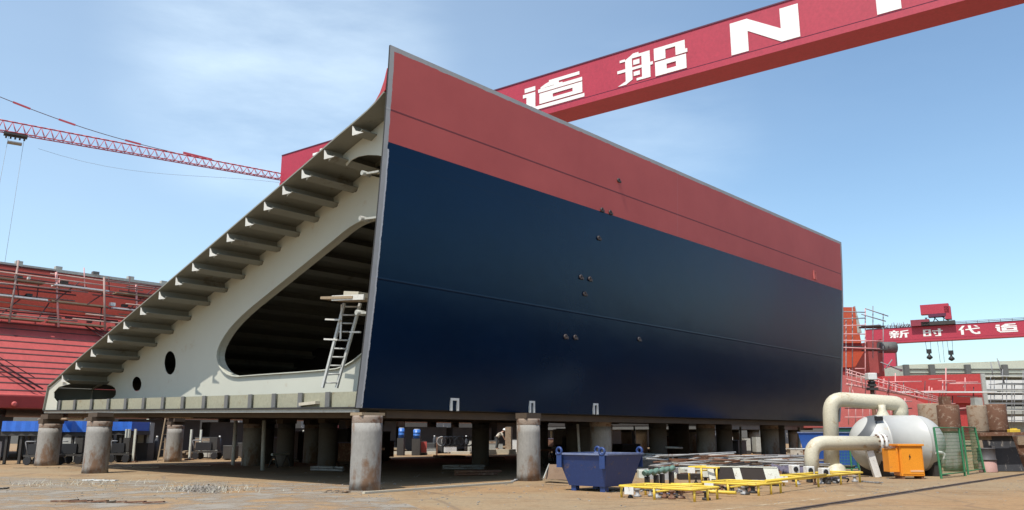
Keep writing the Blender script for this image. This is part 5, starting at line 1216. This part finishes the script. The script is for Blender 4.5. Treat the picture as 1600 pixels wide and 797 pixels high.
# ---------------------------------------------------------------- camera, sun, sky
cam=bpy.data.cameras.new('camera'); co=bpy.data.objects.new('camera',cam); COL.objects.link(co)
cam.sensor_width=36.; cam.lens=F/1600*36; cam.clip_end=8000; cam.clip_start=.1
co.location=(0,0,EYE); co.rotation_euler=(PI/2+pit,0,0); scn.camera=co
dirn=(es*.56+eu*.11+Vector((0,0,-1))).normalized()   # way the light travels
sun=bpy.data.lights.new('sun','SUN'); sun.energy=4.2; sun.angle=math.radians(.53); sun.color=(1,.95,.87)
so=bpy.data.objects.new('sun',sun); COL.objects.link(so); so.rotation_euler=dirn.to_track_quat('-Z','Y').to_euler(); so.location=(0,0,60)
w=bpy.data.worlds.new('World'); scn.world=w; w.use_nodes=True; n=w.node_tree.nodes; l=w.node_tree.links
bg=n['Background']; sky=n.new('ShaderNodeTexSky'); sky.sky_type='NISHITA'; sky.sun_disc=False
tos=-dirn; sky.sun_elevation=math.asin(tos.z); sky.sun_rotation=math.atan2(tos.x,tos.y); sky.air_density=1.0; sky.dust_density=1.2; sky.ozone_density=1.5
tc_=n.new('ShaderNodeTexCoord'); mp=n.new('ShaderNodeMapping'); mp.inputs['Scale'].default_value=(1.,.8,3.6); mp.inputs['Rotation'].default_value=(0,.35,0)
l.new(tc_.outputs['Generated'],mp.inputs['Vector'])
nz=noise(n,l,2.6,9,.58,mp.outputs[0]); f1=ramp(n,l,nz,[(.36,0.),(.85,1.)])
def patch(px,py,r0,r1):
    v=Vector(ray(px,py)).normalized(); vm=n.new('ShaderNodeVectorMath'); vm.operation='DOT_PRODUCT'; vm.inputs[1].default_value=v
    nm=n.new('ShaderNodeVectorMath'); nm.operation='NORMALIZE'; l.new(tc_.outputs['Generated'],nm.inputs[0]); l.new(nm.outputs[0],vm.inputs[0])
    mr=n.new('ShaderNodeMapRange'); mr.interpolation_type='SMOOTHSTEP'; mr.inputs['From Min'].default_value=math.cos(r1); mr.inputs['From Max'].default_value=math.cos(r0); l.new(vm.outputs['Value'],mr.inputs['Value']); return mr.outputs[0]
pm=math_(n,l,'ADD',patch(450,90,.02,.22),math_(n,l,'MULTIPLY',patch(1000,235,.02,.16),.55))
pm=math_(n,l,'ADD',pm,.06); veil=math_(n,l,'MULTIPLY',patch(60,60,.0,.95),.10)
cl=math_(n,l,'MINIMUM',math_(n,l,'MULTIPLY',math_(n,l,'MULTIPLY',f1,pm),.34),.8); cl=math_(n,l,'ADD',cl,veil)
skc=mixc(n,l,cl,sky.outputs[0],(9.,9.3,9.8))
skc=mixc(n,l,1.,skc,(1.03,1.13,1.11),'MULTIPLY'); l.new(skc,bg.inputs['Color']); bg.inputs['Strength'].default_value=.15
vs=scn.view_settings; vs.view_transform='Standard'; vs.look='None'; vs.exposure=.25; vs.gamma=1.; vs.use_curve_mapping=False
scn.cycles.max_bounces=6; scn.cycles.use_denoising=True
